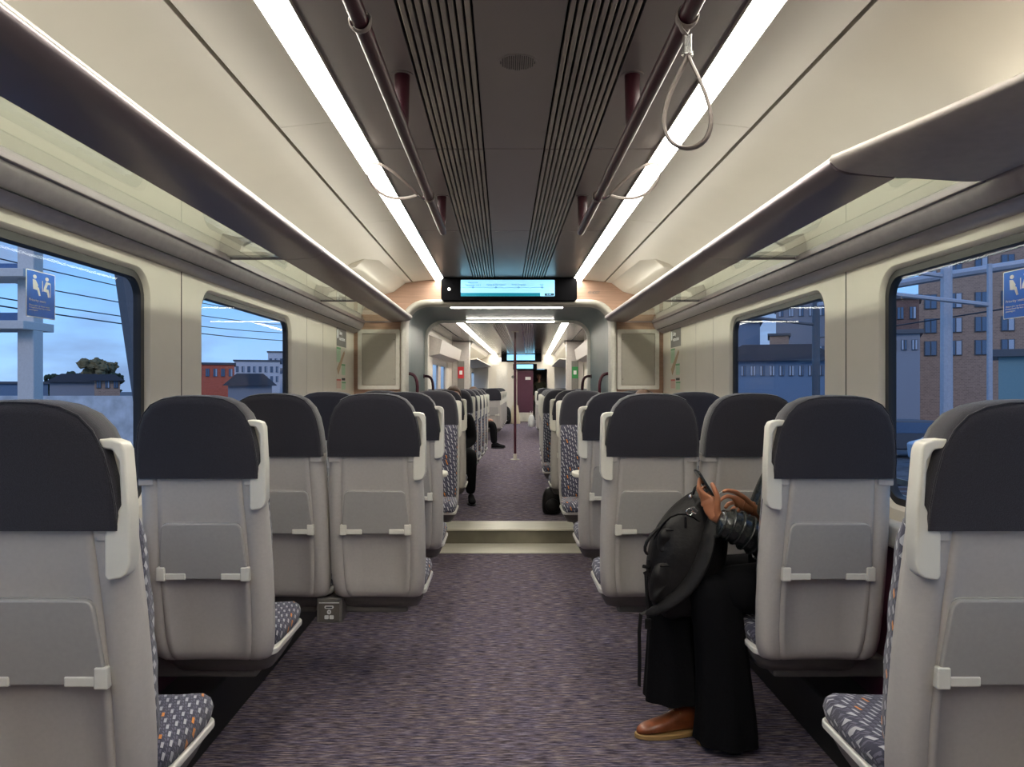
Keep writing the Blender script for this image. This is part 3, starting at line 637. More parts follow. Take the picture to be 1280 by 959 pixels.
# ------------------------------------------------------------------ the next car
S('floor_next', MB().box(-1.45, 1.45, 8.7, 30, .05, .125), m_car, M=M2, smooth=False)
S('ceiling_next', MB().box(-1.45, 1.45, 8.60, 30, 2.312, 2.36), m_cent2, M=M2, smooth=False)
W2 = [(9.3, 11.6, .92, 1.80), (16.6, 18.4, .92, 1.80), (18.8, 20.6, .92, 1.80), (21.0, 26.0, .92, 1.80)]
for sx, nm in ((-1, 'left'), (1, 'right')):
    wall('wall_next_'+nm, sx, [w for w in W2]+[(12.6, 15.0, .2, 1.86)], 8.6, 30, m_wall, M=M2, zb=2.31)
    for w in W2: nwin += 1; window(nwin, sx, w, M=M2)
    S('door_%d' % (1 if sx < 0 else 2), MB().box(*sorted((sx*1.395, sx*1.43)), 12.55, 15.05, .125, .95).box(*sorted((sx*1.395, sx*1.43)), 12.55, 15.05, 1.75, 1.9).box(*sorted((sx*1.395, sx*1.43)), 12.55, 12.85, .9, 1.8).box(*sorted((sx*1.395, sx*1.43)), 13.6, 14.0, .9, 1.8).box(*sorted((sx*1.395, sx*1.43)), 14.75, 15.05, .9, 1.8), m_hous, M=M2)
    S('door_%d_glass' % (1 if sx < 0 else 2), MB().box(*sorted((sx*1.41, sx*1.414)), 12.8, 14.8, .9, 1.8), m_glass, M=M2)
    S('trim_%d' % (920+sx), MB().prism([(sx*1.37, 1.86), (sx*1.20, 1.90), (sx*1.16, 2.12), (sx*1.37, 2.20)], 'y', 12.2, 15.6), m_hous, M=M2)
    S('trim_%d' % (930+sx), MB().box(*sorted((sx*1.0, sx*1.37)), 15.75, 15.95, .125, 2.31), m_hous, M=M2, bevel=.02)
    S('trim_%d' % (940+sx), MB().box(*sorted((sx*.62, sx*1.37)), 21.9, 22.0, 2.0, 2.31).box(*sorted((sx*.95, sx*1.37)), 21.9, 22.0, .125, 2.31), m_wall, M=M2)
    S('trim_%d' % (950+sx), MB().prism([(sx*.95, 2.31), (sx*1.0, 2.22), (sx*1.37, 2.1), (sx*1.37, 2.31)], 'y', 16.0, 21.9), m_ceil, M=M2)
    S('trim_%d' % (980+sx), MB().prism([(sx*.86, 1.95), (sx*.87, 1.975), (sx*1.37, 1.95), (sx*1.37, 1.90)], 'y', 16.0, 21.9), m_lip, M=M2)
    S('trim_%d' % (960+sx), MB().box(*sorted((sx*1.10, sx*1.112)), 8.7, 15.7, 2.309, 2.313), m_black, M=M2)
    r_ = root('strip_light', M2 @ Vector((sx*.77, 15, 2.303)), 'white strip light on the %s of the ceiling in the car beyond the arch' % nm, 'ceiling light', 'strip lights beyond the arch', -R(2))
    MB().box(-.052, .052, -6.3, 6.9, -.006, .006).build('diffuser', m_light, r_, bevel=.002, seg=1)
    MB().box(-.058, .058, -6.32, 6.92, -.002, .007).build('edge_profile', m_rim, r_)
    r_ = root('strip_light', M2 @ Vector((sx*.77, 24.5, 2.303)), 'added distant strip light on the %s near the maroon door' % nm, 'ceiling light', 'strip lights beyond the arch', -R(2))  # extra pair of lamps, added to brighten the far wall and door
    MB().box(-.052, .052, -2.4, 2.3, -.006, .006).build('diffuser', m_light, r_, bevel=.002, seg=1)
    MB().box(-.058, .058, -2.42, 2.32, -.002, .007).build('edge_profile', m_rim, r_)
    r_ = root('notice_panel', M2 @ Vector((sx*1.18, 15.72, 1.60)), ('red' if sx < 0 else 'green')+' safety notice on the pillar of the door vestibule', 'notice', rz=-R(2))
    MB().box(-.07, .07, .0, .022, -.30, .30).build('board', m_frame, r_)
    MB().box(-.062, .062, -.004, .0, -.06, .18).build('coloured_sign', mat('sign_%d' % (sx+2), (.45, .015, .02) if sx < 0 else (.02, .20, .05), .5), r_)
    MB().box(-.03, .03, -.006, -.004, .02, .10).build('symbol', m_white, r_)
S('trim_970', MB().box(-.118, .118, 8.7, 21.9, 2.306, 2.313), m_rack, M=M2)
mb = MB()
for sx in (-1, 1):
    for i in range(6): mb.box(*sorted((sx*(.15+.03*i), sx*(.163+.03*i))), 8.7, 21.9, 2.304, 2.313)
S('ceiling_vent_slats_next', mb, m_slat, M=M2)
r_ = root('floor_pole', M2 @ Vector((0.0, 12.95, .125)), 'dark maroon pole from floor to ceiling in the middle of the door vestibule', 'pole', rz=-R(2))
MB().tube([(0, 0, .0), (0, 0, 2.185)], .022, n=16).build('pole_tube', m_mar, r_)
MB().cyl((0, 0, .004), .075, .008, n=24).cyl((0, 0, .05), .03, .10, n=20).build('floor_socket', m_steel, r_)
MB().cyl((0, 0, 2.178), .06, .012, n=24).build('ceiling_flange', m_steel, r_)
v = M2 @ Vector((.0, 21.85, 2.20)); display((v.x, v.y, v.z), 1.16, .23, 'far information display over the aisle, upper of the distant screens', rz=-R(2))
v = M2 @ Vector((.07, 26.85, 2.075)); display((v.x, v.y, v.z), .84, .21, 'far information display above the maroon door, lower of the distant screens', rz=-R(2))
v = M2 @ Vector((.62, 29.5, 2.10)); display((v.x, v.y, v.z), .55, .2, 'small distant information display right of the maroon door', rz=-R(2))
S('wall_far', MB().box(-1.45, .36, 26.95, 27.05, .125, 2.31).box(.36, .85, 26.95, 27.05, 2.0, 2.31).box(.85, 1.45, 26.95, 27.05, .125, 2.31), m_wall, M=M2, smooth=False)
S('wall_far_end', MB().box(-1.45, 1.45, 30, 30.05, .125, 2.31), m_hous, M=M2, smooth=False)
d = S('door_3', MB().box(-.21, .36, 26.90, 26.95, .125, 1.96), m_marp, M=M2, bevel=.01)
MB().box(-.20, .35, 26.885, 26.90, .14, .46).build('kick_plate', m_steel, d, M=M2)
MB().box(.08, .27, 26.885, 26.90, 1.62, 1.72).build('door_sign', m_white, d, M=M2)
r_ = root('wall_plate', M2 @ Vector((-.36, 26.94, 1.72)), 'small round dark fitting on the far wall left of the maroon door', 'wall fitting', rz=-R(2))
MB().cyl((0, -.008, 0), .05, .02, 'y').build('disc', m_dark, r_); MB().cyl((0, -.02, 0), .02, .02, 'y').build('knob', m_steel, r_)
S('trim_990', MB().box(-.95, -.55, 26.93, 26.95, 1.3, 2.0), m_cabf, M=M2)
# ------------------------------------------------------------------ outside: ground, tracks, masts, buildings
m_grd = mat('trackside_ballast', (.10, .10, .11), .95, var=.5, scale=3, bump=.5)
m_sleep = mat('sleeper_concrete', (.12, .11, .12), .9)
S('ground', MB().box(-260, -2.2, -40, 400, -1.4, -1.2).box(2.2, 260, -40, 400, -1.4, -1.2), m_grd, smooth=False)
m_galv = mat('galvanised_steel', (.42, .44, .50), .5, metal=.2); m_mast = mat('dark_mast_steel', (.09, .10, .12), .5)
for sx, xs, nm in ((-1, (5.4, 9.6), 'left'), (1, (4.4, 9.25), 'right')):
    for i, x in enumerate(xs):
        r_ = root('rail_track', (sx*x, 30, -1.2), '%s railway track outside the %s windows' % (('nearest', 'second', 'third')[i], nm), 'railway track', 'tracks outside')
        for s in (-.72, .72): MB().box(s-.035, s+.035, -35, 60, .10, .24).build('rail', m_steeld, r_)
        mb = MB()
        for j in range(80): mb.box(-1.25, 1.25, -34+j*.75, -33.75+j*.75, 0, .11)
        o_ = mb.build('sleepers', m_sleep, r_); o_['kind'] = 'stuff'
# left: gantry tower, mast, wires
r_ = root('signal_tower', P(38, 484, 12)*1.0, 'pale steel tower with two platforms outside the near left window', 'tower'); r_.location.z = -1.2
MB().box(-.13, .13, -.13, .13, 0, 7).build('column', m_pale, r_, bevel=.02)
for z, n_ in ((3.45, 'upper'), (4.25, 'top')):
    p = MB().box(-2.2, .14, -.4, .4, z, z+.13).build('platform', m_pale, r_, bevel=.01)
    MB().box(-2.2, -.25, .35, .38, z+.13, z+.32).build('blue_board', mat('blue_board', (.10, .20, .42), .5), p)
MB().box(-2.2, 1.2, -.2, .2, 4.95, 5.2).build('crossbeam', m_pale, r_)
mb = MB()
for x in (-2.1, -1.4, -.7): mb.box(x, x+.04, -.38, -.34, 3.58, 4.25)
mb.build('railing', m_galv, r_)
a, b_ = P(160, 330, 8), P(187, 540, 8)
r_ = root('catenary_mast', (b_.x+.02, b_.y, -1.2), 'dark leaning mast at the far edge of the near left window', 'mast')
L0 = Vector(r_.location)
MB().tube([Vector((.03, 0, 0)), b_-L0, a-L0], [.13, .12, .15], n=8).build('pole', m_mast, r_)
MB().tube([Vector((.14, .02, 0)), P(190, 540, 8)-L0, P(181, 400, 8)-L0], .045, n=8).build('side_post', m_galv, r_)
MB().ell(P(166, 342, 7.9)-L0, (.14, .10, .04)).build('lamp', m_white, r_)
for i, (x, rt) in enumerate(((-13, 3.2), (-13, 3.86), (-13, 4.6), (-13, 5.5), (-11, 7.0))):
    z = CZ+13/rt
    o_ = MB().tube([(x, y, z+.25*((y-14)/16)**2-.1 if y < 60 else z+1.5) for y in range(-2, 62, 4)], .017, n=6).build('overhead_wire', m_cable)
    setp(o_, '%s of the overhead wires seen through the left windows' % ('highest', 'second highest', 'middle', 'fourth highest', 'lowest')[i], 'overhead wire', 'overhead wires left')
# buildings
m_win = mat('dark_window_glass', (.10, .16, .26), .1); m_winw = mat('pale_window_frame', (.55, .6, .68), .5)
m_cur = mat('pale_blind', (.42, .50, .62), .6)
def building(name, px0, px1, pyt, d, depth, m, label, rows=(), cols=0, roof=None, base=-1.2, yaw=0, wsz=.55, mw=None):
    # the front stands square to the line of sight of its inner corner
    pi_, po = (px0, px1) if (px0+px1)/2 > VX else (px1, px0)
    th = math.atan((pi_-VX)/F); u = Vector((cos(th), -sin(th))); C = P(pi_, pyt, d); k_ = (po-VX)/F
    t = (k_*C.y-(C.x-CX))/(u.x-k_*u.y); w = abs(t); H = C.z-base
    r_ = root(name, (C.x+u.x*t/2, C.y+u.y*t/2, base), label, 'building', rz=-th)
    MB().box(-w/2, w/2, 0, depth, 0, H).build('walls', m, r_, smooth=False)
    if roof == 'flat': MB().box(-w/2-.15, w/2+.15, -.15, depth+.15, H, H+.18).build('roof', m_mast, r_)
    elif roof: MB().prism([(-w/2-.3, H), (w/2+.3, H), (w/2*.6, H+roof), (-w/2*.6, H+roof)], 'y', -.3, depth+.3).build('roof', mat('slate_roof', (.045, .055, .075), .8), r_)
    if cols:
        cw = w/cols
        for py in rows:
            zc = CZ-(py-VY)*d/F-base; h = cw*wsz
            for i in range(cols):
                xc = -w/2+cw*(i+.5)
                f = MB().box(xc-cw*.26, xc+cw*.26, -.06, .05, zc-h, zc+h).build('window_unit', m_mast, r_)
                MB().box(xc-cw*.22, xc-.03, -.09, -.05, zc-h*.92, zc+h*.92).build('pane', mw or m_win, f)
                MB().box(xc+.03, xc+cw*.22, -.09, -.05, zc-h*.92, zc+h*.92).build('pane', m_cur if (i+int(py)) % 2 else m_win, f)
    return r_
m_or = facade('orange_render', (.60, .14, .08)); m_wb = mat('white_render', (.60, .62, .68), .8); m_tan = facade('tan_brick', (.38, .27, .21)); m_red = facade('red_brick', (.20, .12, .10))
m_gr = mat('grey_render', (.26, .28, .33), .8); m_bl = mat('blue_metal_sheds', (.14, .22, .34), .6)
building('house', 235, 293, 456, 70, 8, m_or, 'orange-red house seen through the second left window', (466,), 6, 'flat')
building('apartment_block', 293, 350, 452, 95, 10, m_wb, 'pale apartment block right of the orange house', (462, 474), 8, 'flat')
building('apartment_block', 335, 375, 441, 110, 10, m_wb, 'taller pale block at the far edge of the second left window', (452, 464), 6, 'flat')
building('warehouse', 285, 340, 482, 45, 8, m_gr, 'low dark-roofed shed in front of the orange house', (), 0, .7)
building('warehouse', 62, 135, 478, 55, 8, m_gr, 'low grey shed under the trees in the near left window', (), 0, .6)
building('cottage', 118, 150, 476, 48, 6, m_tan, 'small beige house with a slate roof beside the leaning mast', (480,), 3, .4)
building('warehouse', -60, 60, 480, 60, 8, m_bl, 'long low blue shed at the left edge of the picture', (), 0, 'flat')
o_ = MB().box(-28, -13.6, 29.5, 29.8, -1.2, 1.02).build('barrier_wall', mat('painted_barrier', (.50, .55, .60), .8, var=.25, scale=2)); setp(o_, 'long pale blue-grey barrier wall below the trees outside the left window', 'barrier wall')
m_leaf = mat('tree_foliage_dark', (.03, .05, .03), .9, var=.5, scale=3); m_leaf2 = mat('autumn_foliage', (.17, .14, .07), .9, var=.4, scale=3)
def tree(px, pyt, d, wpx, m, label, base=-1.2):
    c = P(px, pyt, d); r_ = root('tree', (c.x, d, base), label, 'tree', 'trees outside'); H = c.z-base; w = wpx*d/F/2
    MB().tube([(0, 0, 0), (.1, 0, H*.5), (0, 0, H*.8)], [.25, .18, .08], n=8).build('trunk', m_mast, r_)
    rnd = random.Random(int(px)); mb = MB()
    for i in range(60):
        t = rnd.uniform(0, 2*pi); rr_ = w*rnd.uniform(.1, .8); z = H-w*.25-abs(rnd.gauss(0, .5))*w*1.1*(1+rr_/w)
        mb.ell((rr_*cos(t), rr_*sin(t), z), [w*rnd.uniform(.16, .30)]*2+[w*rnd.uniform(.14, .26)], seg=10)
    for v in mb.b.verts: v.co += Vector((rnd.uniform(-1, 1), rnd.uniform(-1, 1), rnd.uniform(-1, 1)))*w*.05
    mb.build('crown', m, r_, smooth=False)
tree(68, 467, 77, 28, m_leaf, 'small dark round tree left of the larger pair'); tree(90, 464, 84, 32, m_leaf, 'dark round tree in the middle of the tree line'); tree(120, 446, 92, 52, m_leaf2, 'tallest brownish tree beside the leaning mast'); tree(145, 466, 75, 18, m_leaf, 'little dark tree touching the leaning mast')
# right side
building('apartment_block', 1148, 1460, 150, 42, 14, m_tan, 'large brick apartment block filling the near right window', (195, 240, 288, 335, 378, 408, 436), 9, 'flat', mw=m_win, wsz=.34)
building('office_building', 1098, 1150, 418, 34, 4, m_gr, 'grey building with pale windows left of the brick block', (432,), 4, 'flat', mw=m_cur)
building('office_building', 1118, 1149, 374, 38.5, 3, m_red, 'narrow dark brick building left of the brick block', (392,), 2, 'flat')
tree(1118, 376, 60, 26, m_leaf2, 'small autumn tree between the dark and grey buildings')
building('site_cabin', 1248, 1330, 446, 19, 3, mat('pale_teal_cabin', (.17, .30, .34), .5), 'pale teal cabin beyond the nearest right seat', (), 0, 'flat')
building('apartment_block', 970, 1060, 378, 70, 12, m_gr, 'grey block with windows in the second right window', (390, 440), 7, 'flat', mw=m_cur)
building('office_building', 905, 950, 404, 80, 6, m_bl, 'blue-grey shed left of the tan tower', (462,), 7, 1.5)
building('tower_block', 962, 986, 420, 60, 6, m_tan, 'narrow tan tower in the second right window', (), 0, 'flat')
building('warehouse', 900, 1045, 452, 38, 6, m_bl, 'long blue shed low in the second right window', (464,), 12, .8, mw=m_cur)
for px, d, r1, pt, m_, lab in ((1183, 12, .10, 290, m_galv, 'thick pale blue-grey mast in the near right window'), (1237, 11.5, .045, 330, m_galv, 'thin pale mast in front of the brick block'), (1020, 17, .10, 370, m_mast, 'dark lattice mast in the second right window'), (1108, 14, .09, 300, m_galv, 'pale mast at the left edge of the near right window')):
    c = P(px, pt, d); r_ = root('catenary_mast', (c.x, d, -1.2), lab, 'mast', 'masts outside right')
    MB().tube([(0, 0, 0), (0, 0, c.z+1.2)], [r1, r1*.8], n=10).build('pole', m_, r_)
    MB().tube([(0, 0, (c.z+1.2)*.86), (-1.6, 0, (c.z+1.2)*.9), (-2.6, 0, (c.z+1.2)*.86)], .035, n=6).build('arm', m_, r_)
o_ = MB().tube([P(1095, 360, 17), P(1180, 345, 16), P(1290, 328, 15), P(1400, 310, 15)], .09, n=8).build('gantry_beam', m_galv); setp(o_, 'pale horizontal gantry beam crossing in front of the brick block', 'gantry beam')
for i, z in enumerate((3.4, 3.9)):
    o_ = MB().tube([(13, y, z+i) for y in range(4, 34, 4)], .02, n=6).build('overhead_wire', m_cable); setp(o_, '%s overhead wire seen through the right windows' % ('lower', 'upper')[i], 'overhead wire', 'overhead wires right')
for i, (px, d) in enumerate(((1130, 28), (1232, 23.5), (950, 48), (1010, 33))):
    c = P(px, 500, d); r_ = root('parked_car', (c.x, d, -1.2), ('dark car parked left of the thick mast', 'pale car parked before the brick block', 'dark car below the blue shed', 'pale car right of the tan tower')[i], 'car', 'parked cars')
    mm = m_mast if i % 2 == 0 else m_winw
    MB().prism([(-2, .3), (2, .3), (2.05, .75), (1.3, .88), (.8, 1.35), (-.9, 1.38), (-1.6, .92), (-2.05, .8)], 'y', -.8, .8).build('body', mm, r_, bevel=.08)
    MB().prism([(-1.4, .92), (1.15, .9), (.72, 1.28), (-.85, 1.3)], 'y', -.815, .815).build('windows', m_win, r_)
    for x in (-1.25, 1.25):
        for y in (-.72, .72): MB().cyl((x, y, .3), .3, .2, 'y', n=18).build('wheel', m_rub, r_)
# ------------------------------------------------------------------ the passenger in black on the right single seat
def head(c, fwd, s=1.0, mskin=None, parent=None, hairlen=.0, name='head'):
    """shaped head looking along fwd (unit vector), c = head centre; returns nodes-free meshes parented to parent"""
    ry = math.atan2(fwd.y, fwd.x)-pi/2; tilt = math.asin(max(-1, min(1, fwd.z)))
    M = Matrix.Translation(c) @ Matrix.Rotation(ry, 4, 'Z') @ Matrix.Rotation(tilt, 4, 'X') @ Matrix.Scale(s, 4)
    mb = MB(); rings = []
    prof = [(-.115, .020, .030, .045), (-.105, .038, .060, .045), (-.085, .050, .078, .035), (-.06, .060, .088, .020), (-.03, .067, .093, .008), (0, .072, .096, 0), (.03, .076, .097, -.004), (.06, .074, .092, -.006), (.085, .064, .078, -.008), (.105, .046, .055, -.010), (.118, .02, .025, -.012)]
    for z, rx, ryy, oy in prof:
        ring = []
        for i in range(24):
            t = 2*pi*i/24; x = rx*sin(t); y = oy+ryy*cos(t)
            f = max(0, cos(t))
            if f > .9:
                if z in (-.03,): y += .016*(f-.9)*10
                if z == 0: y += .008*(f-.9)*10
                if z == -.06: y += .004
            if z == 0 and .55 < f < .97: y -= .006
            ring.append(M @ Vector((x, y, z)))
        rings.append(ring)
    mb.loft(rings)
    for sx in (-1, 1): mb.ell(M @ Vector((sx*.074, -.005, -.01)), (.012, .02, .03), M=Matrix.Rotation(ry, 4, 'Z'), seg=10)
    h = mb.build(name, mskin or m_skin, parent, subd=1)
    for sx in (-1, 1): MB().ell(M @ Vector((sx*.028, .088, .008)), (.009, .007, .006), M=Matrix.Rotation(ry, 4, 'Z'), seg=10).build('eye', m_dark, h)
    MB().ell(M @ Vector((0, .096, -.066)), (.022, .005, .006), M=Matrix.Rotation(ry, 4, 'Z'), seg=10).build('mouth', mat('lips', (.30, .09, .07), .5), h)
    hb = MB(); rg = []
    for z, k_, cut in ((-.10-hairlen, .95, .15), (-.06, 1.12, .1), (0, 1.14, .0), (.05, 1.14, -.35), (.09, 1.12, -1), (.118, .9, -1), (.135, .3, -1)):
        pr = min(prof, key=lambda q: abs(q[0]-max(-.03, min(z, .105)))); ring = []
        for i in range(24):
            t = 2*pi*i/24; f = cos(t); rx, ryy = pr[1]*k_+.004, pr[2]*k_+.004; y = -.006+ryy*f
            if f > -cut: y = min(y, -.006+ryy*(-cut)) if cut > -1 else y
            ring.append(M @ Vector((rx*sin(t), y, z)))
        rg.append(ring)
    hb.loft(rg).build('hair', m_hair, h, subd=1)
    return h
def shoe(heel, toe, m, parent, name='shoe', lace=True, w=.045):
    heel, toe = Vector(heel), Vector(toe); L = (toe-heel).length; a = math.atan2(toe.y-heel.y, toe.x-heel.x)
    M = Matrix.Translation(heel) @ Matrix.Rotation(a, 4, 'Z')
    st = [(0, .55, .075), (.04, .72, .085), (.15, .78, .092), (.3, .78, .098), (.42, .82, .085), (.55, .95, .064), (.7, 1.02, .052), (.85, .92, .043), (.95, .62, .032), (1.0, .25, .022)]
    rings = [[M @ Vector((f*L, w*k_*sin(t)*(1 if z_ < .3 else .9), .012+max(0, h_*(.5-.5*cos(t))**.8))) for t, z_ in [(2*pi*i/20, .5-.5*cos(2*pi*i/20)) for i in range(20)]] for f, k_, h_ in st]
    o = MB().loft(rings).build(name, m, parent, subd=1)
    so = []
    for i in range(28):
        t = 2*pi*i/28; f = .5+.5*cos(t); wd = w*1.08*(.85+.25*f)*sin(t)*(1 if abs(sin(t)) > .3 else 1); so.append((L*(-.02+1.05*f), wd))
    MB().prism(so, 'z', 0, .018, M=M).build('sole', m_sole if lace else m_rub, o, bevel=.004)
    if lace:
        for f, z in ((.36, .100), (.42, .092), (.48, .080)):
            MB().tube([M @ Vector((f*L, -.025, z-.012)), M @ Vector((f*L+.003, 0, z+.004)), M @ Vector((f*L, .025, z-.012))], .0022, n=6).build('lace', m_sole, o)
        MB().tube([M @ Vector((f*L, y*1.0, z)) for f, y, z in ((.36, 0, .106), (.40, -.02, .108), (.45, -.035, .085), (.44, -.02, .092), (.37, 0, .106))], .002, n=6).build('lace_bow', m_sole, o)
    return o

PR = root('person', (1.08, 2.95, 0), 'seated passenger in glossy black jacket and wide black trousers, holding a phone', 'person')
O = Vector(PR.location)
def W(px, py, d): return P(px, py, d)-O
def A(x, y, z): return Vector((x, y, z))-O
# left hand (near) on the phone, right hand behind, both grown out of the arms in one surface
N_ = {
 'pelvis': (A(1.10, 2.98, .60), (.11, .12)), 'waist': (A(1.12, 2.98, .76), .10), 'chest': (A(1.12, 2.98, .92), (.11, .13)), 'neckb': (A(1.13, 2.98, 1.03), .06), 'neck': (A(1.14, 2.98, 1.085), .045), 'skull': (A(1.15, 2.98, 1.11), .045),
 'ls': (A(1.12, 2.83, 1.00), .055), 'le': (W(978, 690, 2.84), .042), 'lf': (W(930, 660, 2.82), .034), 'lw': (W(897, 650, 2.82), (.019, .026)),
 'lp': (W(889, 635, 2.83), (.021, .040)), 'lk': (W(882, 621, 2.845), (.015, .038)),
 'i0': (W(877, 616, 2.835), .0095), 'i1': (W(873.5, 607, 2.845), .0082), 'i2': (W(874.5, 599, 2.862), .0072), 'i3': (W(877, 596, 2.875), .006),
 'm0': (W(878, 620, 2.856), .0095), 'm1': (W(872.5, 612, 2.87), .0082), 'm2': (W(874, 604, 2.888), .0072), 'm3': (W(878, 602, 2.898), .006),
 'r0': (W(880, 626, 2.87), .009), 'r1': (W(875, 619, 2.885), .008), 'r2': (W(877, 611, 2.90), .007), 'r3': (W(882, 609, 2.908), .006),
 'p0': (W(884, 631, 2.878), .008), 'p1': (W(879, 626, 2.893), .007), 'p2': (W(881, 619, 2.905), .0062), 'p3': (W(885, 618, 2.91), .0055),
 't0': (W(896, 637, 2.81), .0135), 't1': (W(897.5, 623, 2.80), .0112), 't2': (W(893, 611, 2.805), .0098), 't3': (W(889, 603, 2.815), .0075),
 'rs': (A(1.10, 3.14, 1.00), .055), 're': (A(1.0, 3.16, .76), .042), 'rf': (W(962, 652, 3.06), .033), 'rw': (W(945, 640, 3.0), (.019, .025)),
 'rp': (W(932, 631, 2.96), (.018, .030)), 'rk': (W(921, 626, 2.935), (.013, .028)),
 'a0': (W(917, 622, 2.92), .009), 'a1': (W(909, 620, 2.90), .008), 'a2': (W(903, 623, 2.885), .007), 'a3': (W(900, 627, 2.88), .006),
 'b0': (W(918, 628, 2.935), .009), 'b1': (W(910, 630, 2.92), .008), 'b2': (W(906, 636, 2.915), .007),
 'c0': (W(920, 633, 2.945), .0085), 'c1': (W(914, 638, 2.94), .0075), 'c2': (W(914, 645, 2.94), .0065),
 'd0': (W(924, 637, 2.955), .008), 'd1': (W(920, 644, 2.955), .007), 'd2': (W(922, 649, 2.955), .006),
 'e0': (W(930, 622, 2.945), .011), 'e1': (W(919, 615, 2.925), .0095), 'e2': (W(909, 613, 2.905), .008), 'e3': (W(903, 615, 2.895), .0065),
 'lh': (A(1.08, 2.88, .58), .085), 'lkn': (A(.72, 2.86, .60), .055), 'lan': (A(.80, 2.87, .12), .036),
 'rh': (A(1.08, 3.07, .58), .085), 'rkn': (A(.60, 3.02, .58), .055), 'ran': (A(.66, 2.99, .11), .036),
}
E_ = chain('pelvis', 'waist', 'chest', 'neckb', 'neck', 'skull')+chain('chest', 'ls', 'le', 'lf', 'lw', 'lp', 'lk')+chain('chest', 'rs', 're', 'rf', 'rw', 'rp', 'rk')
for f, h in (('i', 'lk'), ('m', 'lk'), ('r', 'lk'), ('p', 'lp')): E_ += chain(h, f+'0', f+'1', f+'2', f+'3')
E_ += chain('lw', 't0', 't1', 't2', 't3')
for f in 'abcd': E_ += chain('rk' if f != 'd' else 'rp', f+'0', f+'1', f+'2')
E_ += [('a2', 'a3')]+chain('rw', 'e0', 'e1', 'e2', 'e3')+chain('pelvis', 'lh', 'lkn', 'lan')+chain('pelvis', 'rh', 'rkn', 'ran')
skin('body', N_, E_, m_skin, PR)
head(A(1.15, 2.98, 1.15), Vector((-.85, 0, -.52)).normalized(), .92, m_skin, PR)
# jacket
J = {'a': (A(1.10, 2.98, .60), (.13, .15)), 'b': (A(1.12, 2.98, .78), (.135, .15)), 'c': (A(1.12, 2.98, .93), (.13, .155)), 'd': (A(1.12, 2.98, 1.04), .085),
     'ls': (A(1.11, 2.83, .995), .078), 'm1': (W(1000, 650, 2.84), .065), 'le': (W(980, 688, 2.83), .066), 'l1': (W(955, 680, 2.81), .060), 'l2': (W(935, 667, 2.80), .064), 'l3': (W(918, 658, 2.80), .062), 'l4': (W(903, 656, 2.805), .058), 'l5': (W(895, 654, 2.81), .046),
     'rs': (A(1.09, 3.14, .995), .078), 're': (A(1.0, 3.16, .76), .066), 'r2': (W(970, 655, 3.08), .055), 'r3': (W(950, 643, 3.02), .040)}
skin('jacket', J, chain('a', 'b', 'c', 'd')+chain('c', 'ls', 'm1', 'le', 'l1', 'l2', 'l3', 'l4', 'l5')+chain('c', 'rs', 're', 'r2', 'r3'), m_puff, PR)
# quilted rings of the puffer sleeve
mb = MB()
for (x, y, r1, dx, dy) in ((900, 655, .050, -.9, .35), (911, 656, .058, -.9, .35), (922, 660, .061, -.9, .4), (933, 666, .064, -.88, .45), (945, 672, .065, -.85, .5), (957, 680, .066, -.8, .6), (968, 687, .066, -.8, .6)):
    c = W(x, y, 2.80); n = Vector((dx, 0, dy)).normalized(); u = Vector((0, 1, 0)); v = n.cross(u)
    mb.loop([c+(u*cos(t)+v*sin(t))*r1 for t in [2*pi*i/20 for i in range(20)]], .0055, n=8, up=n)
mb.build('sleeve_quilting', m_puff, PR)
# trousers: seat and thighs, then two wide flared legs
T_ = {'p': (A(1.10, 2.98, .60), (.13, .16)), 'lh': (A(1.02, 2.88, .60), .105), 'lm': (A(.86, 2.87, .60), .10), 'lk': (A(.73, 2.87, .585), .092), 'rh': (A(1.0, 3.06, .60), .10), 'rm': (A(.80, 3.05, .60), .09), 'rk': (A(.61, 3.02, .575), .085)}
skin('trousers', T_, chain('p', 'lh', 'lm', 'lk')+chain('p', 'rh', 'rm', 'rk'), m_blkcloth, PR)
def flare(sts, name, ph, nf=7):
    rings = []
    for j, (x, y, z, rx, ry) in enumerate(sts):
        k_ = j/(len(sts)-1); rings.append([A(x+rx*(1+.07*k_*sin(nf*t+ph))*cos(t), y+ry*(1+.07*k_*sin(nf*t+ph))*sin(t), z) for t in [2*pi*i/48 for i in range(48)]])
    MB().loft(rings, caps=True).build(name, m_blkcloth, PR, ang=80)
flare([(.735, 2.87, .655, .05, .05), (.74, 2.87, .64, .085, .08), (.75, 2.87, .58, .10, .09), (.775, 2.87, .45, .095, .09), (.79, 2.87, .28, .100, .095), (.80, 2.87, .14, .108, .10), (.80, 2.87, .030, .118, .108)], 'trouser_leg', .4)
flare([(.60, 3.03, .63, .05, .05), (.60, 3.03, .61, .08, .075), (.61, 3.02, .54, .088, .08), (.62, 3.01, .40, .09, .085), (.625, 3.0, .26, .105, .095), (.628, 2.99, .14, .118, .10)], 'trouser_leg', 1.7)
shoe(A(.735, 3.0, 0), A(.475, 2.95, 0), m_leath, PR)
shoe(A(.895, 2.89, 0), A(.70, 2.90, 0), m_leath, PR)
# scarf end hanging at the chest
MB().tube([A(1.10, 2.86, 1.06), A(1.01, 2.87, 1.0), A(.955, 2.88, .94), A(.93, 2.88, .86)], [.04, .04, .035, .02], n=12, flat=.6).build('scarf', mat('dark_scarf', (.035, .03, .022), .95, var=.8, scale=90, bump=1), PR, subd=1)
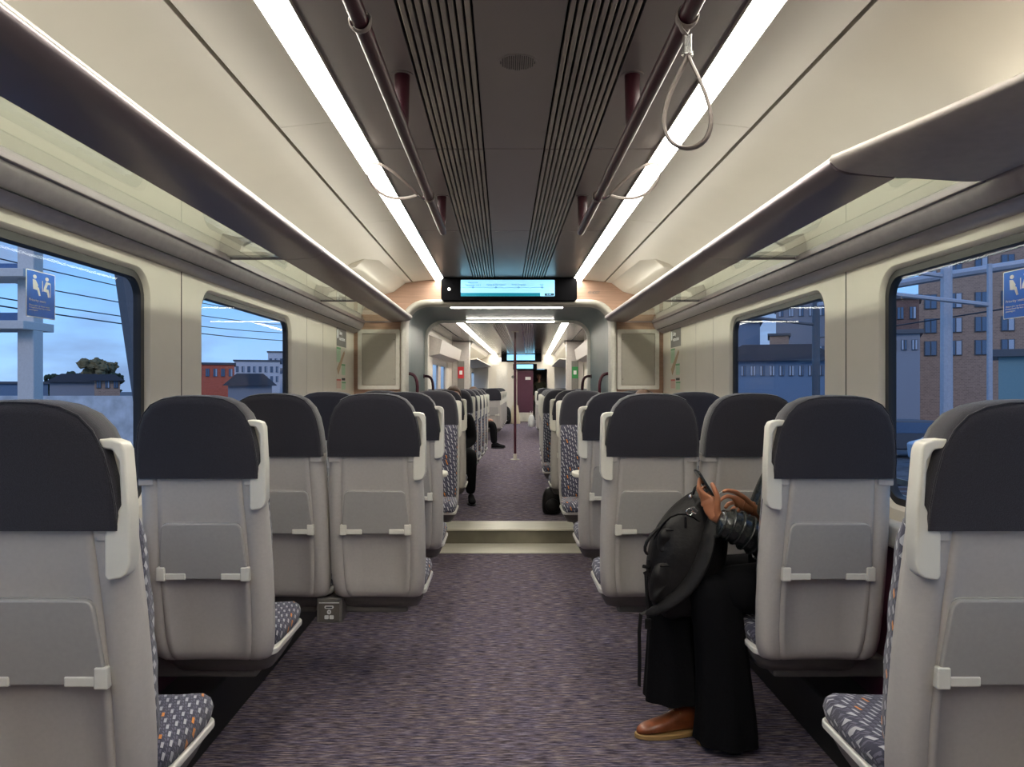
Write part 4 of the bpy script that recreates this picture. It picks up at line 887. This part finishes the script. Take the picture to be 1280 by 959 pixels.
# phone
c0 = P(881, 605.5, 2.862); ax = (P(871, 589, 2.862)-P(890, 620, 2.862)).normalized(); nrm = Vector((ax.z, 0, -ax.x))
Mp = Matrix.Translation(c0) @ Matrix((( nrm.x, 0, ax.x, 0), (nrm.y, 1, ax.y, 0), (nrm.z, 0, ax.z, 0), (0, 0, 0, 1)))
ph = root('mobile_phone', c0, 'black mobile phone held up in the passenger\'s hand', 'phone')
Mi = Matrix.Translation(-c0) @ Mp
q = MB(); q.prism(rr(-.034, .034, -.062, .062, .01, 4), 'x', -.0045, .0035, M=Mi); q.build('case', m_phone, ph, bevel=.002)
q = MB(); q.prism(rr(-.031, .031, -.058, .058, .008, 4), 'x', .0035, .0048, M=Mi); q.build('screen', mat('phone_screen', (.10, .13, .12), .1), ph)
# backpack on the lap
BP = root('backpack', P(853, 700, 2.98), 'black backpack with padded straps on the lap of the passenger in black', 'backpack')
b0 = Vector(BP.location); Bq = lambda px, py, d: P(px, py, d)-b0
rings = []
for py, pl, pr_, ry in ((613, 872, 884, .03), (618, 864, 889, .055), (630, 848, 896, .085), (645, 831, 903, .105), (662, 819, 908, .12), (685, 811, 908, .13), (710, 808, 902, .13), (735, 809, 893, .125), (755, 814, 880, .11), (766, 822, 866, .08), (770, 832, 856, .045)):
    ring = []; cx_, rx = (pl+pr_)/2, (pr_-pl)/2*2.97/F; c = Bq(cx_, py, 2.97)
    for i in range(28):
        t = 2*pi*i/28; e = .8; ring.append(c+Vector((rx*math.copysign(abs(cos(t))**e, cos(t))*(1+.02*sin(py*.13+t*3)), ry*math.copysign(abs(sin(t))**e, sin(t))*(1+.03*sin(py*.11+2*t)), .006*sin(3*t+py*.08))))
    rings.append(ring)
MB().loft(rings).build('pack_body', m_pack, BP, subd=2)
# front pocket, zips, straps
for k_, (cx_, cz_, w_, h_) in enumerate(((834, 728, .062, .085), (846, 676, .072, .055))):
    rg = []
    for f_, dy_ in ((1.0, .045), (1.0, .010), (.96, -.008), (.86, -.016), (.6, -.020)):
        rg.append([Bq(cx_, cz_, 2.875+.02*k_)+Vector(((w_*f_)*math.copysign(abs(cos(t))**.65, cos(t))+.25*sin(t)*h_, dy_-.004*sin(5*t), (h_*f_)*math.copysign(abs(sin(t))**.65, sin(t)))) for t in [2*pi*i/32 for i in range(32)]])
    p_ = MB().loft(rg).build('side_pocket', m_pack, BP, subd=1)
    MB().tube([Bq(cx_, cz_, 2.862+.02*k_)+Vector((w_*.7*s_+.24*h_*.72, -.003, h_*.72)) for s_ in (-1, -.3, .4, 1)], .003, n=6).build('pocket_zip', m_blkcloth, p_)
z_ = MB().tube([Bq(*p) for p in ((816, 678, 2.885), (828, 652, 2.872), (848, 640, 2.868), (868, 645, 2.868), (884, 662, 2.872))], .004, n=8).build('zip', m_blkcloth, BP, subd=1)
MB().loop([Bq(862+4*cos(t), 640+4*sin(t), 2.862) for t in [2*pi*i/14 for i in range(14)]], .0018, n=6).tube([Bq(862, 636, 2.86), Bq(867, 634, 2.858), Bq(872, 639, 2.86)], .003, n=6).tube([Bq(864, 640, 2.86), Bq(870, 642, 2.858)], .0035, n=6).build('zip_pull_ring', m_chrome, z_)
MB().tube([Bq(857, 646, 2.86), Bq(857, 655, 2.858), Bq(857, 660, 2.86)], .005, n=8).build('zip_pull', m_pack, z_)
MB().tube([Bq(866, 620, 2.93), Bq(868, 609, 2.93), Bq(874, 606, 2.93), Bq(880, 612, 2.93)], .006, n=8, flat=1.8).build('top_handle', m_pack, BP, subd=1)
MB().ell(Bq(863, 621, 2.90), (.007, .006, .009)).build('buckle', m_chrome, BP)
MB().tube([Bq(*p) for p in ((893, 640, 2.87), (889, 662, 2.83), (883, 690, 2.815), (873, 715, 2.81), (858, 738, 2.815), (838, 753, 2.83), (820, 763, 2.86), (806, 768, 2.89))], [.026, .034, .037, .037, .035, .03, .024, .014], n=12, flat=.42, up=(.6, 0, .8)).build('shoulder_strap', m_pack, BP, subd=1)
MB().tube([Bq(*p) for p in ((835, 650, 2.93), (818, 664, 2.93), (807, 678, 2.93), (805, 690, 2.93), (811, 694, 2.93))], .007, n=8, flat=1.6).build('carry_loop', m_pack, BP, subd=1)
MB().tube([Bq(812, 710, 2.93), Bq(804, 708, 2.92)], .007, n=8).tube([Bq(812, 714, 2.93), Bq(805, 717, 2.92)], .006, n=8).tube([Bq(811, 700, 2.93), Bq(808, 730, 2.92), Bq(812, 760, 2.92)], .005, n=8).build('toggle', m_pack, BP)
MB().tube([Bq(*p) for p in ((812, 764, 2.90), (801, 768, 2.89), (799, 790, 2.89), (799.5, 825, 2.89), (799, 858, 2.89))], .0085, n=8, flat=.25, up=(1, 0, 0)).build('dangling_strap', m_pack, BP)
MB().box(-.012, .012, -.006, .006, -.02, .02, M=Matrix.Translation(Bq(810, 780, 2.88))).build('strap_buckle', m_pack, BP, bevel=.004)

# ------------------------------------------------------------------ other passengers, small in the picture
def sitter(hip, fwd, label, mtop, mleg, mh=None, spread=.10, M=None, lean=0, sh=1.0):
    """person seated with hips at hip, facing fwd (unit, horizontal)"""
    r_ = root('person', (hip.x, hip.y, 0), label, 'person', None)
    f = fwd.normalized(); s = Vector((-f.y, f.x, 0)); h0 = Vector((0, 0, hip.z)); up = Vector((0, 0, 1)); fl = hip_floor
    q = {'pel': (h0, (.11, .13)), 'wa': (h0+up*.17, .11), 'ch': (h0+up*.36*sh+f*lean, (.12, .15)), 'nb': (h0+up*.47*sh+f*lean, .07), 'nk': (h0+up*.53*sh+f*(lean+.01), .05), 'sk': (h0+up*.58*sh+f*(lean+.01), .05)}
    e = chain('pel', 'wa', 'ch', 'nb', 'nk', 'sk')
    for k_, d in (('l', s), ('r', -s)):
        q.update({k_+'s': (h0+up*.42*sh+d*.18+f*lean, .06), k_+'e': (h0+up*.16+d*.21+f*.08, .048), k_+'w': (h0+up*.10+d*.10+f*.30, .032), k_+'m': (h0+up*.11+d*.07+f*.36, (.02, .035)),
                  k_+'h': (h0+d*.10, .09), k_+'k': (h0+d*spread+f*.42+up*.03, .065), k_+'a': (Vector((0, 0, fl+.09))+d*spread+f*.45, .045)})
        e += chain('ch', k_+'s', k_+'e', k_+'w', k_+'m')+chain('pel', k_+'h', k_+'k', k_+'a')
        for j in range(4):
            o = d*(.012*(1.5-j)); b = q[k_+'m'][0]+o
            q[k_+'f%d' % j] = (b+f*(.04-.004*abs(j-1)), .009); q[k_+'g%d' % j] = (b+f*.065-up*.015, .007); e += chain(k_+'m', k_+'f%d' % j, k_+'g%d' % j)
        q[k_+'t'] = (q[k_+'w'][0]-d*.03+f*.04, .009); e += [(k_+'w', k_+'t')]
    skin('body', q, e, m_skin2, r_)
    c = {a: (v[0], (v[1]*1.18 if isinstance(v[1], float) else tuple(x*1.15 for x in v[1]))) for a, v in q.items() if a in ('pel', 'wa', 'ch', 'nb', 'ls', 'le', 'lw', 'rs', 're', 'rw')}
    skin('jacket', c, chain('pel', 'wa', 'ch', 'nb')+chain('ch', 'ls', 'le', 'lw')+chain('ch', 'rs', 're', 'rw'), mtop, r_)
    c = {a: (v[0], (v[1]*1.2 if isinstance(v[1], float) else tuple(x*1.12 for x in v[1]))) for a, v in q.items() if a in ('pel', 'lh', 'lk', 'la', 'rh', 'rk', 'ra')}
    skin('trousers', c, chain('pel', 'lh', 'lk', 'la')+chain('pel', 'rh', 'rk', 'ra'), mleg, r_)
    head(h0+up*.66*sh+f*(lean+.02), (f-up*.2).normalized(), 1.0, m_skin2, r_)
    for d in (s, -s):
        a = Vector((0, 0, fl))+d*spread+f*.40; shoe(a, a+f*.26+d*.02, m_blkcloth if not mh else mh, r_, lace=False)
    return r_
hip_floor = .125
sitter(M2 @ Vector((-.60, 8.50, .60)), Vector((.05, -1, 0)), 'brown-haired passenger in black beyond the left arch, legs reaching to the aisle', m_blkcloth, m_blkcloth, spread=.19, sh=.98)
sitter(M2 @ Vector((-.92, 15.45, .58)), Vector((1, -.1, 0)), 'distant passenger sitting sideways in the left of the door vestibule, shoe in the aisle', m_blkcloth, m_blkcloth, mh=None)
r_ = root('tip_up_seat', M2 @ Vector((-1.1, 15.45, .125)), 'small folding seat under the distant sideways passenger', 'seat', rz=-R(2))
MB().box(-.26, .36, -.2, .2, .30, .36).build('seat_pad', m_moq, r_, bevel=.02); MB().box(-.26, -.20, -.2, .2, .0, .30).build('bracket', m_frame, r_)
hip_floor = 0.0
sitter(Vector((1.02, 5.80, .575)), Vector((0, -1, 0)), 'passenger hidden behind the right double seats, only dark hair showing', m_gr, m_blkcloth, sh=.965)
# standing passenger far down the train
def stander(loc, label, mt, ml):
    r_ = root('person', loc, label, 'person', rz=0)
    V = Vector; q = {'pel': (V((0, 0, .92)), (.13, .10)), 'wa': (V((0, 0, 1.1)), .11), 'ch': (V((0, 0, 1.3)), (.15, .11)), 'nb': (V((0, 0, 1.43)), .06), 'sk': (V((0, 0, 1.52)), .05)}; e = chain('pel', 'wa', 'ch', 'nb', 'sk')
    for k_, s in (('l', -1), ('r', 1)):
        q.update({k_+'s': (V((s*.18, 0, 1.38)), .055), k_+'e': (V((s*.23, .02, 1.12)), .045), k_+'w': (V((s*.20, -.08, .90)), .032), k_+'m': (V((s*.20, -.10, .83)), .03), k_+'h': (V((s*.09, 0, .86)), .085), k_+'k': (V((s*.10, 0, .48)), .058), k_+'a': (V((s*.10, .01, .08)), .04)})
        e += chain('ch', k_+'s', k_+'e', k_+'w', k_+'m')+chain('pel', k_+'h', k_+'k', k_+'a')
        for j in range(4): q[k_+'f%d' % j] = (V((s*.20+(j-1.5)*.012, -.105, .765)), .008); e += [(k_+'m', k_+'f%d' % j)]
        shoe((s*.10, .06, 0), (s*.12, -.18, 0), m_blkcloth, r_, lace=False)
    skin('body', q, e, m_skin2, r_); sub = lambda ks: {a: (q[a][0], tuple(x*1.15 for x in q[a][1]) if isinstance(q[a][1], tuple) else q[a][1]*1.2) for a in ks}
    skin('jacket', sub(['pel', 'wa', 'ch', 'nb', 'ls', 'le', 'lw', 'rs', 're', 'rw']), chain('pel', 'wa', 'ch', 'nb')+chain('ch', 'ls', 'le', 'lw')+chain('ch', 'rs', 're', 'rw'), mt, r_)
    skin('trousers', sub(['pel', 'lh', 'lk', 'la', 'rh', 'rk', 'ra']), chain('pel', 'lh', 'lk', 'la')+chain('pel', 'rh', 'rk', 'ra'), ml, r_)
    head(V((0, 0, 1.62)), V((0, -1, 0)), 1.0, m_skin2, r_); return r_
v = M2 @ Vector((.58, 28.0, .125)); stander(v, 'distant standing passenger in an olive top right of the maroon door', mat('olive_cloth', (.06, .06, .035), .9), m_blkcloth)
# bags on the floor
def rucksack(loc, label, s=1.0, m=None):
    r_ = root('rucksack', loc, label, 'rucksack')
    rg = [[Vector((w*math.copysign(abs(cos(t))**.7, cos(t)), d*math.copysign(abs(sin(t))**.7, sin(t)), z))*s for t in [2*pi*i/24 for i in range(24)]] for z, w, d in ((0.005, .10, .06), (.02, .15, .10), (.15, .16, .12), (.30, .15, .11), (.40, .11, .08), (.43, .04, .03))]
    MB().loft(rg).build('pack_body', m or m_pack, r_, subd=1)
    MB().ell(Vector((0, -.11, .15))*s, Vector((.11, .05, .11))*s).build('front_pocket', m or m_pack, r_)
    MB().tube([Vector(p)*s for p in ((-.03, 0, .42), (-.02, 0, .47), (.02, 0, .47), (.03, 0, .42))], .008*s, n=8).build('top_handle', m or m_pack, r_)
    return r_
v = P(690, 643, 7.38); v.z = .125; rucksack(v, 'black rucksack on the raised floor under the right seat in the arch', .62)
v = M2 @ Vector((-.60, 25.4, .125)); rucksack(v, 'black rucksack on the floor at the far left end of the aisle', 1.4)
v = M2 @ Vector((-.26, 25.7, .125)); r_ = root('tote_bag', v, 'tall cream tote bag beside the far black rucksack', 'bag')
m_cream = mat('cream_canvas', (.62, .54, .38), .9)
MB().loft([[Vector((w*math.copysign(abs(cos(t))**.6, cos(t)), d*math.copysign(abs(sin(t))**.6, sin(t)), z)) for t in [2*pi*i/20 for i in range(20)]] for z, w, d in ((0, .17, .09), (.03, .18, .10), (.35, .14, .08), (.62, .10, .07))]).build('bag_body', m_cream, r_, ang=60)
MB().tube([(-.07, 0, .60), (-.05, 0, .72), (.05, 0, .72), (.07, 0, .60)], .008, n=8).build('handle', m_cream, r_)
r_ = root('bottle', v+Vector((.0, 0, .62)), 'green and white bottle standing in the cream tote bag', 'bottle')
MB().tube([(0, 0, 0), (0, 0, .16), (0, 0, .20), (0, 0, .24)], [.035, .035, .015, .012], n=14).build('bottle_body', mat('green_plastic', (.02, .25, .08), .4), r_)
MB().cyl((0, 0, .25), .015, .03).build('cap', m_white, r_)
v = M2 @ Vector((.29, 19.6, .32)); r_ = root('carrier_bag', v, 'white carrier bag hanging beside the far right seats', 'bag')
MB().loft([[Vector((w*math.copysign(abs(cos(t))**.7, cos(t)), d*sin(t), z)) for t in [2*pi*i/18 for i in range(18)]] for z, w, d in ((0, .05, .05), (.03, .09, .09), (.18, .10, .09), (.34, .05, .04))]).build('bag_body', m_white, r_, subd=1)
MB().tube([(-.02, 0, .33), (-.03, 0, .42), (.03, 0, .42), (.02, 0, .33)], .006, n=6).build('handle', m_white, r_)
